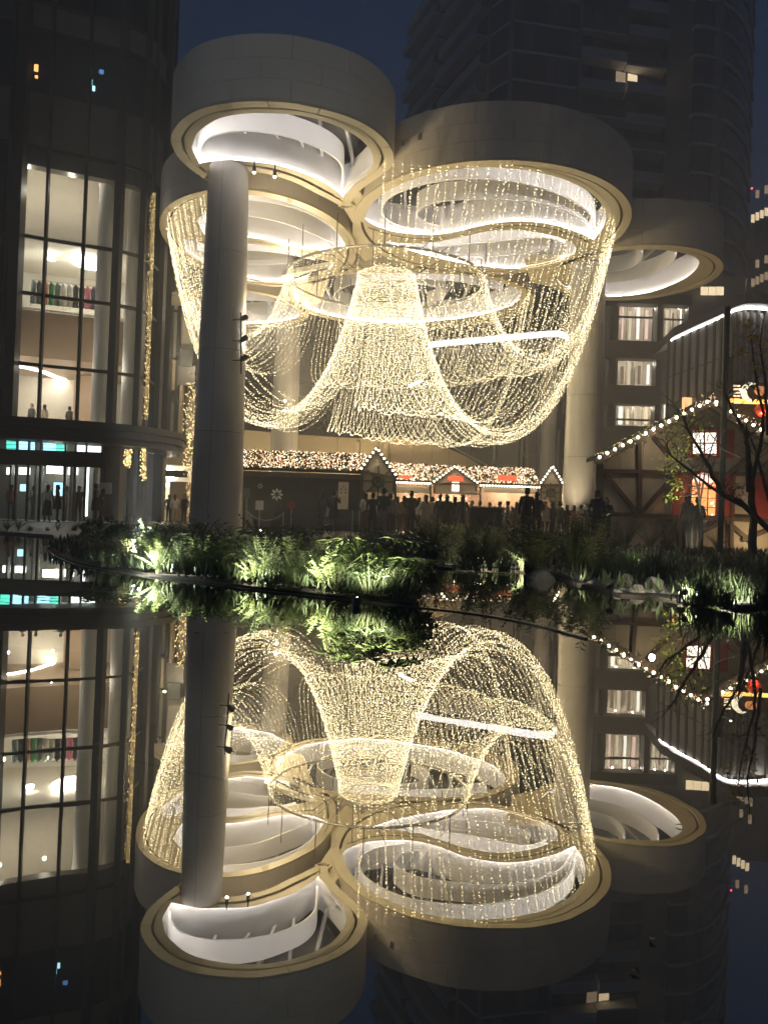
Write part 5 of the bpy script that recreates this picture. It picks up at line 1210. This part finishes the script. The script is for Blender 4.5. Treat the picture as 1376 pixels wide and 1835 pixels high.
# slender pale trees on the upper walk behind the ramp
for k, (x, y0, y1, Y, lab) in enumerate([(730, 800, 755, 60, 'pale bare sapling behind the middle of the ramp wall'), (580, 800, 720, 62, 'small leafy tree behind the ramp wall below the swoop'), (945, 845, 740, 58, 'pale forked bare tree beyond the low huts')]):
    t = thing('sapling', lab, 'tree', 'saplings beyond the ramp wall'); a, c = at(x, y0, Y), at(x, y1, Y); random.seed(60 + k)
    MB().tube([(a.x, Y, .0), a, c], [.09, .06, .02], 6).build('trunk', M['steel'] if k != 1 else M['bark'], t); b = MB()
    for i in range(14):
        s_ = a.lerp(c, random.uniform(.15, .9)); b.tube([s_, s_ + Vector((random.gauss(0, .6), random.gauss(0, .3), random.uniform(.3, 1.1)))], [.03, .005], 4, False)
    b.build('twigs', M['steel'] if k != 1 else M['bark'], t, kind='stuff')
    if k == 1:
        b = MB()
        for i in range(500): leaf(b, a.lerp(c, .75) + Vector((random.gauss(0, .7), random.gauss(0, .7), random.gauss(0, .8))), Vector((random.gauss(0, 1), random.gauss(0, 1), random.gauss(0, 1))), Vector((0, 0, 1)), .2, .1)
        b.build('crown', M['leafo'], t)
# leaves drifting on the water
random.seed(70)
for i, (x, y) in enumerate([(1128, 1735), (1175, 1690), (1225, 1480)]):
    w = W0(x, y, .004); b = MB(); a = random.random() * 6; leaf(b, Vector((w.x, w.y, .004)), Vector((cos(a), sin(a), .05)), Vector((0, 0, 1)), .018, .010, .1); b.build('fallen_leaf', M['leafo'], None, label='brown fallen leaf floating on the dark pond', cat='leaf', group='leaves floating on the pond')
# ------------------------------------------------------------------ people
CH = {}
def skin_body(name, J, E):
    me = bpy.data.meshes.new(name); keys = list(J); me.from_pydata([J[k][0] for k in keys], [(keys.index(a), keys.index(b_)) for a, b_ in E], [])
    o = bpy.data.objects.new(name, me); COL.objects.link(o); m = o.modifiers.new('s', 'SKIN'); m.use_smooth_shade = True
    for i, k in enumerate(keys):
        v = me.skin_vertices[0].data[i]; r = J[k][1]; v.radius = r if isinstance(r, tuple) else (r, r); v.use_root = (k == 'pel')
    ss = o.modifiers.new('u', 'SUBSURF'); ss.levels = 1; ss.render_levels = 1
    bpy.context.view_layer.update(); dg = bpy.context.evaluated_depsgraph_get(); nm = bpy.data.meshes.new_from_object(o.evaluated_get(dg)); bpy.data.objects.remove(o)
    nm.name = name; nm.materials.clear()
    for k in range(4): nm.materials.append(M['black'])
    def sd(p, a, b_):
        a, b_ = Vector(a), Vector(b_); t = max(0, min(1, (p - a).dot(b_ - a) / (b_ - a).length_squared)); return (p - a - (b_ - a) * t).length
    for f in nm.polygons:
        c = f.center; arm = min(sd(c, J['el' + s][0], J['wr' + s][0]) for s in 'LR'); leg = min(sd(c, J['hip' + s][0], J['kn' + s][0]) for s in 'LR'); hand = min((c - Vector(J['ha' + s][0])).length for s in 'LR')
        if hand < .075: i = 2
        elif c.z > 1.47: i = 2
        elif c.z < .09: i = 3
        elif c.z < .93 and leg < arm: i = 1
        elif c.z < .55: i = 1
        else: i = 0
        f.material_index = i
    return nm
def pose(armL=None, armR=None, stride=0.0):
    J = {'pel': ((0, 0, .95), (.155, .11)), 'bel': ((0, 0, 1.12), (.14, .105)), 'che': ((0, 0, 1.31), (.165, .115)), 'nkb': ((0, 0, 1.44), .075), 'nek': ((0, .01, 1.50), .052), 'jaw': ((0, .03, 1.555), (.062, .075)), 'hea': ((0, .012, 1.635), (.078, .094)), 'top': ((0, .005, 1.685), (.05, .06)), 'nos': ((0, .118, 1.59), .014)}
    E = [('pel', 'bel'), ('bel', 'che'), ('che', 'nkb'), ('nkb', 'nek'), ('nek', 'jaw'), ('jaw', 'hea'), ('hea', 'top'), ('jaw', 'nos')]
    for s, sg, arm in (('L', -1, armL), ('R', 1, armR)):
        el, wr = arm or ((.235, -.03, 1.15), (.225, .05, .91)); ha = tuple(wr[i] + (wr[i] - el[i]) * .36 for i in range(3)); st = stride * sg
        J['sh' + s] = ((sg * .165, 0, 1.40), .072); J['el' + s] = ((sg * el[0], el[1], el[2]), .05); J['wr' + s] = ((sg * wr[0], wr[1], wr[2]), .034); J['ha' + s] = ((sg * ha[0], ha[1], ha[2]), (.036, .024))
        J['hip' + s] = ((sg * .088, 0, .88), (.095, .1)); J['kn' + s] = ((sg * .095, st * .5 + .02, .49), .062); J['an' + s] = ((sg * .10, st - .01, .09), .045); J['toe' + s] = ((sg * .115, st + .14, .035), (.042, .03))
        E += [('che', 'sh' + s), ('sh' + s, 'el' + s), ('el' + s, 'wr' + s), ('wr' + s, 'ha' + s), ('pel', 'hip' + s), ('hip' + s, 'kn' + s), ('kn' + s, 'an' + s), ('an' + s, 'toe' + s)]
    return skin_body('body', J, E)
up_ = ((.24, .12, 1.22), (.10, .30, 1.44)); fr_ = ((.24, .02, 1.15), (.08, .22, 1.10)); bk2 = ((.26, -.06, 1.17), (.20, .14, 1.02))
POSE = [pose(), pose(up_, up_), pose(fr_, fr_), pose(None, up_), pose(None, fr_, .10), pose(bk2, None, .16)]
def cap(longh):
    b = MB(); n = 12
    prof = [(.0, 1.738), (.045, 1.732), (.078, 1.712), (.094, 1.675), (.098, 1.63), (.094, 1.585), (.082, 1.545)] + ([(.088, 1.48), (.095, 1.40), (.07, 1.33)] if longh else [(.06, 1.52)])
    vs_ = []
    for r, z in prof:
        for k in range(n):
            a = pi + pi * 1.24 * (k / (n - 1) - .5) + pi / 2 if z < 1.66 else 2 * pi * k / n
            vs_.append((r * cos(a) * .92, r * sin(a) * 1.1 - .004, z))
    f = []
    for i in range(len(prof) - 1):
        for k in range(n - (prof[i + 1][1] < 1.66)): f.append((i * n + k, i * n + (k + 1) % n, (i + 1) * n + (k + 1) % n, (i + 1) * n + k))
    b.add(vs_, f); me = b.mesh('hair', M['black'], True); return me
HAIR = [cap(False), cap(True)]
cb_ = MB(); cb_.lathe((0, 0, 0), [(.155, 1.06), (.17, .95), (.185, .80), (.205, .62), (.20, .60), (.15, .62)], 16); COAT = cb_.mesh('coat_skirt', M['black'], True)
cb_ = MB(); cb_.lathe((0, 0, 0), [(.14, 1.02), (.17, .90), (.20, .60), (.235, .30), (.23, .28), (.1, .3)], 16); SKIRT = cb_.mesh('long_skirt', M['black'], True)
cm = {}
def cloth(c):
    if c not in cm: cm[c] = mat('cloth_%d' % len(cm), c, .85, var=.15, scale=6)
    return cm[c]
SK = mat('skin', (.42, .25, .17), .6, var=.05); M['shoe'] = mat('dark_shoes', (.03, .025, .02), .5)
BLK, CHA, NAV, BRN, GRY, WHT, BEI, OLV, DRD, TAN = (.018, .018, .02), (.045, .045, .048), (.03, .045, .08), (.10, .05, .03), (.16, .155, .15), (.58, .55, .50), (.36, .29, .21), (.09, .10, .05), (.20, .05, .04), (.28, .18, .10)
hBL, hBR, hBD = (.012, .010, .009), (.05, .025, .012), (.40, .26, .12)
def person(px_, Y, ps, rz, top, bot, hair, label, extra=None, longh=False, h=1.68, z=.05, grp='people in the plaza', py_=900):
    p = at(px_, py_, Y); t = thing('person', label, 'person', grp, loc=(p.x, Y, z), rz=radians(rz)); s = h / 1.735; t.scale = (s, s, s)
    o = link('body', POSE[ps], t)
    for i, m in enumerate((cloth(top), cloth(bot), SK, M['shoe'])): o.material_slots[i].link = 'OBJECT'; o.material_slots[i].material = m
    q = link('hair', HAIR[longh], t); q.material_slots[0].link = 'OBJECT'; q.material_slots[0].material = cloth(hair)
    if extra: e = link('coat_skirt' if extra == 'coat' else 'long_skirt', COAT if extra == 'coat' else SKIRT, t); e.material_slots[0].link = 'OBJECT'; e.material_slots[0].material = cloth(top if extra == 'coat' else bot)
    return t
PPL = [
 (85, 34.6, 0, 10, WHT, BLK, hBL, 'person in a white top and dark skirt before the glazed entrance', 'skirt', True), (103, 34.4, 2, -60, BLK, BLK, hBL, 'person in black close to the right of the white top', 'coat', True),
 (118, 35.4, 2, 120, BEI, BRN, hBR, 'person in a beige jacket facing the black coat at the entrance', None, True), (141, 35.0, 0, 180, CHA, CHA, hBL, 'person in charcoal standing before the bright door strip', None, False),
 (172, 31.4, 2, -80, BLK, BLK, hBL, 'person in a black coat with a bag by the notice board', 'coat', False), (184, 31.8, 4, 70, CHA, BRN, hBL, 'shorter person close against the black coat by the notice board', None, True, 1.5),
 (20, 36.5, 0, 0, DRD, BLK, hBL, 'person in dark red inside the glazed entrance', None, True), (60, 37.0, 5, 80, OLV, CHA, hBL, 'person in olive walking through the entrance lobby', None, False),
 (287, 39, 2, -70, BRN, BRN, hBL, 'person in a brown coat beside the dark pier of the passage', 'coat', True), (303, 45, 0, 0, CHA, BLK, hBL, 'person in charcoal deep inside the passage', None, False), (313, 44, 4, 20, WHT, BEI, hBR, 'person in white under the little passage stall', None, True), (331, 43, 0, 160, BLK, BLK, hBL, 'person in black in the narrow gap left of the front column', None, False),
 (577, 33.0, 0, 60, BLK, BLK, hBL, 'person in black left of the pale tote bag by the dark hut', 'coat', True), (598, 32.0, 3, -30, BLK, BLK, hBL, 'person in black with one arm raised before the menu board', 'coat', False, 1.76),
 (655, 31.5, 2, 30, WHT, BRN, hBL, 'person in a white blouse and long brown skirt before the hut gable', 'skirt', True), (668, 30.5, 0, 0, BLK, BLK, hBL, 'person in black right behind the white blouse', 'coat', False), (687, 28.5, 2, 10, CHA, GRY, hBL, 'big person in a dark jacket and pale grey trousers', None, False, 1.78), (699, 31, 0, -20, GRY, CHA, hBL, 'person in a grey jacket beside the pale grey trousers', None, False),
 (712, 34, 0, 20, GRY, CHA, hBR, 'person in grey half hidden in the crowd by the first red sign', None, True), (724, 33, 2, 0, TAN, BRN, hBR, 'person in tan in the crowd left of the long brown coat', None, True), (737, 28.8, 2, 15, BRN, BRN, hBL, 'person in a long dark brown coat seen from behind', 'coat', False, 1.74), (751, 35, 0, -40, WHT, CHA, hBL, 'person in a pale coat deep in the crowd under the red sign', None, True),
 (763, 31, 2, 40, BEI, TAN, hBR, 'person in a beige jacket and tan trousers in the crowd', 'coat', True), (775, 33, 1, 10, BEI, GRY, hBL, 'person in beige holding up a bright phone', None, False), (789, 31.5, 0, 10, NAV, CHA, hBL, 'person in navy in front of the glowing gable window', None, False, 1.74), (801, 29.6, 2, -15, BLK, BLK, hBL, 'person in a black coat below the glowing gable window', 'coat', True), (815, 32, 0, 30, BLK, CHA, hBL, 'person in black below the cream parasol', None, True), (829, 28.4, 0, 5, GRY, GRY, hBL, 'person in a long grey coat nearest the low black barrier', 'skirt', True, 1.64),
 (846, 36, 0, 150, CHA, CHA, hBL, 'person in charcoal behind the left end of the black barrier', None, False), (860, 37, 0, 10, NAV, CHA, hBL, 'person in navy behind the black barrier', None, False), (878, 38, 2, -30, CHA, BLK, hBR, 'person in charcoal behind the middle of the black barrier', None, True), (896, 36, 0, 40, BLK, BLK, hBL, 'person in black behind the right end of the black barrier', None, False), (910, 35, 2, 70, GRY, CHA, hBL, 'person in a grey hoodie turned sideways by the amber lit stall', None, False), (926, 36, 0, -20, CHA, CHA, hBL, 'person in charcoal left of the tall person in black', None, True),
 (944, 24.6, 0, 8, BLK, BLK, hBL, 'tall person in black standing on the dark bank', 'coat', False, 1.80), (962, 26.2, 2, -25, CHA, BLK, hBL, 'person in charcoal just behind the tall person in black', None, True, 1.74), (977, 33, 0, 0, BLK, CHA, hBD, 'blond person in black right of the pair on the bank', None, True), (990, 34, 0, 40, CHA, CHA, hBR, 'brown haired person beside the blond one', None, True), (1004, 33, 5, -60, OLV, OLV, hBL, 'person in olive beside the stout column', None, False),
 (1016, 35, 2, 30, BRN, CHA, hBR, 'person in brown at the foot of the stout column', None, True, 1.6), (1029, 35.4, 2, -20, TAN, BRN, hBR, 'person in tan before the stout column', None, True, 1.6), (1041, 35, 0, 0, BEI, CHA, hBL, 'person in beige before the right half of the stout column', None, False, 1.62), (1054, 35, 2, 20, CHA, CHA, hBL, 'person in charcoal between the stout column and the hut post', None, False, 1.66),
 (1070, 23.6, 4, -30, NAV, BLK, hBL, 'person in a navy shirt on the bank before the hut corner post', None, False, 1.74), (1087, 24.2, 2, 150, BLK, BLK, hBR, 'shorter person in black beside the navy shirt', None, True, 1.56),
 (1232, 21.6, 0, 20, BEI, BLK, hBL, 'person in a pale blouse looking at the orange arched window', None, True, 1.64), (1251, 22.2, 2, -60, CHA, BLK, hBL, 'person in charcoal close to the right of the pale blouse', None, False, 1.58),
]
for a in PPL: person(*a)
random.seed(90)
NM = {BLK: 'black', CHA: 'charcoal', NAV: 'navy', BRN: 'brown', GRY: 'grey', BEI: 'beige', DRD: 'dark red', TAN: 'tan'}
for i, (x, Y, wh) in enumerate([(693, 39, 'close to the hut gable'), (706, 40, 'under the first red sign'), (718, 41, 'by the stall counter right of the gable'), (731, 40, 'behind the long brown coat'), (744, 42, 'at the first stall counter'), (757, 39, 'behind the beige jackets'), (770, 42, 'left of the glowing gable window'), (783, 41, 'under the glowing gable window'), (796, 43, 'at the bauble display'), (809, 40, 'behind the cream parasol'), (823, 42, 'right of the cream parasol'), (838, 43, 'left of the third red sign'), (853, 42, 'at the amber lit stall'), (868, 43, 'under the third red sign'), (886, 42, 'in front of the amber stall'), (903, 43, 'under the right end of the red sign'), (918, 41, 'at the right stall counter'), (934, 42, 'behind the pair on the bank'), (1010, 38, 'left edge of the stout column'), (1036, 38, 'middle of the stout column')]):
    tc = [BLK, CHA, BRN, GRY, NAV, TAN, BEI, DRD][(i * 5) % 8]; person(x, Y, i % 6, random.choice([0, 20, -40, 90, 160]), tc, [BLK, CHA, BRN][i % 3], [hBL, hBR][i % 2], 'person in ' + NM[tc] + ' far back in the crowd, ' + wh, 'coat' if i % 3 == 0 else None, i % 2 == 0, random.uniform(1.56, 1.78))
for i, (x, y, lab, top) in enumerate([(770, 822, 'person in black walking down the stair behind the ramp wall', BLK), (800, 834, 'person in brown on the stair behind the ramp wall', BRN), (815, 842, 'person in tan lower on the stair behind the ramp', TAN), (860, 862, 'person in red brown near the lower end of the handrail', DRD), (884, 860, 'person in grey at the foot of the ramp stair', GRY), (706, 800, 'person in olive at the top of the ramp stair', OLV)]):
    q = at(x, y, 60); person(x, 60.2, i % 6, [20, -40, 100][i % 3], top, CHA, hBL, lab, None, i % 2 == 0, 1.66, q.z - .35, 'people on the ramp stair', y)
for i, (x, lab) in enumerate([(57, 'person in charcoal behind the second floor glass near its dark post'), (80, 'person behind the second floor glass beside the mullion'), (125, 'person in black standing right of the mullion on the second floor')]):
    q = fpos(x, 7.2); person(x, q.y, 0, 160 - 90 * i, [CHA, BEI, BLK][i], CHA, hBL, lab, None, i == 1, 1.62, 4.5, 'people inside the glass tower', 730)
# ------------------------------------------------------------------ small things of the plaza
tote = thing('tote_bag', 'pale tote bag between the two people in black by the dark hut', 'bag'); p = at(590, 925, 32.2)
MB().add([(p.x - .17, 32.1, p.z - .02), (p.x + .19, 32.1, p.z - .02), (p.x + .12, 32.1, p.z + .42), (p.x - .1, 32.1, p.z + .42), (p.x - .17, 32.22, p.z - .02), (p.x + .19, 32.22, p.z - .02), (p.x + .12, 32.16, p.z + .42), (p.x - .1, 32.16, p.z + .42)], [(0, 1, 2, 3), (7, 6, 5, 4), (0, 4, 5, 1), (2, 6, 7, 3), (1, 5, 6, 2), (0, 3, 7, 4)]).build('bag_body', M['plank'], tote)
MB().tube([(p.x - .07, 32.13, p.z + .42), (p.x, 32.13, p.z + .62), (p.x + .09, 32.13, p.z + .42)], .012, 5).build('strap', M['timber'], tote)
ph = thing('phone', 'bright phone screen held up in the crowd', 'phone'); p = at(784, 905, 32.7)
MB().box(p, (.08, .012, .15)).build('phone_body', M['black'], ph); MB().box(p - Vector((0, .008, 0)), (.068, .004, .13)).build('screen', glow('phone_screen', (.45, .6, 1), 2.0), ph)
bar = thing('barrier', 'low black barrier board with a pale top rail in the crowd', 'barrier'); a, c = at(842, 936, 31), at(899, 911, 31)
MB().box(((a.x + c.x) / 2, 31, (.15 + c.z) / 2), (c.x - a.x, .06, c.z - .15)).build('board', M['black'], bar); MB().box(((a.x + c.x) / 2, 31, c.z + .02), (c.x - a.x + .06, .12, .04)).build('top_rail', M['plank'], bar)
for x in (a.x + .04, c.x - .04): MB().tube([(x, 31.1, .05), (x, 31.1, c.z)], .03, 6).build('post', M['steel'], bar)
rb = thing('rope_barrier', 'white rope hung between two thin posts before the dark hut', 'rope barrier')
A, B = at(444, 918, 33), at(508, 920, 33)
for q in (A, B): MB().lathe((q.x, 33, .05), [(.14, 0), (.14, .03), (.022, .05), (.022, q.z - .05), (.035, q.z - .03), (.02, q.z)], 10).build('post', M['steel'], rb)
MB().tube([A.lerp(B, k / 12) - Vector((0, 0, .32 * (1 - (k / 6 - 1) ** 2))) for k in range(13)], .022, 6).build('rope', M['plank'], rb)
def sign(x, y0, y1, w, Y, m, label, rnd=False):
    t = thing('post_sign', label, 'sign', 'small signs on posts'); a, c = at(x, y1, Y), at(x, y0, Y)
    MB().tube([(a.x, Y, .05), (a.x, Y, a.z + .02)], .03, 6).build('post', M['steel'], t)
    if rnd: MB().lathe((0, 0, 0), [(0, -.02), (w / 2, -.02), (w / 2, .02), (0, .02)], 16).build('plate', m, t).matrix_local = Matrix.Translation((a.x, Y - .05, (a.z + c.z) / 2)) @ Matrix.Rotation(pi / 2, 4, 'X')
    else: MB().box((a.x, Y - .05, (a.z + c.z) / 2), (w, .03, c.z - a.z)).build('plate', m, t)
sign(465, 897, 914, .34, 32.6, M['white'], 'white square sign on a post inside the rope barrier'); sign(522, 898, 913, .36, 32.8, M['red'], 'round red sign on a post right of the rope barrier', True); sign(442, 875, 893, .30, 35.8, M['frit'], 'grey notice hung on the dark hut wall beside the front column')
for i, x in enumerate((632, 644)):
    q = at(x, 917, 33.5); t = thing('bollard_post', ['thin steel post just left of the hut gable', 'thin steel post under the hut gable'][i], 'post', 'thin steel posts'); MB().lathe((q.x, 33.5, .05), [(.13, 0), (.13, .03), (.022, .05), (.022, q.z - .05), (.03, q.z - .02), (0, q.z)], 10).build('pole', M['steel'], t)
wb = thing('white_board', 'pale notice board carried by the crowd near the blond person', 'board'); a = at(978, 922, 31.5); MB().box((a.x, 31.5, a.z), (.30, .03, .55)).build('panel', M['steel'], wb); MB().tube([(a.x, 31.52, .05), (a.x, 31.52, a.z)], .02, 5).build('leg', M['steel'], wb)
for k, (x, y, Y, lab, tgt, pw) in enumerate([(1016, 915, 35.8, 'round uplight in the paving at the foot of the stout column', (1045, 36.9), 260), (522, 925, 48.6, 'round uplight in the paving at the foot of the slim column', (509, 50.2), 220), (976, 915, 56.5, 'round uplight in the paving at the foot of the farthest column', (982, 57.5), 160), (452, 925, 29.6, 'round uplight in the paving right of the front column', (405, 28.6), 190)]):  # front column's uplight is added to warm its right edge
    p = at(x, y, Y); p.z = .06; q = at(tgt[0], 500, tgt[1]); q.z = 6.5; u = thing('ground_uplight', lab, 'uplight', 'uplights at the columns', loc=p)
    MB().lathe((0, 0, 0), [(0, -.02), (.16, -.02), (.16, .03), (.12, .035)], 14).build('housing', M['steel'], u); MB().lathe((0, 0, 0), [(0, .032), (.118, .032)], 14).build('lens', M['lens'], u)
    lamp('uplight', 'SPOT', p + Vector((0, 0, .06)), pw, (1, .80, .50), .1, q, 60, .9)
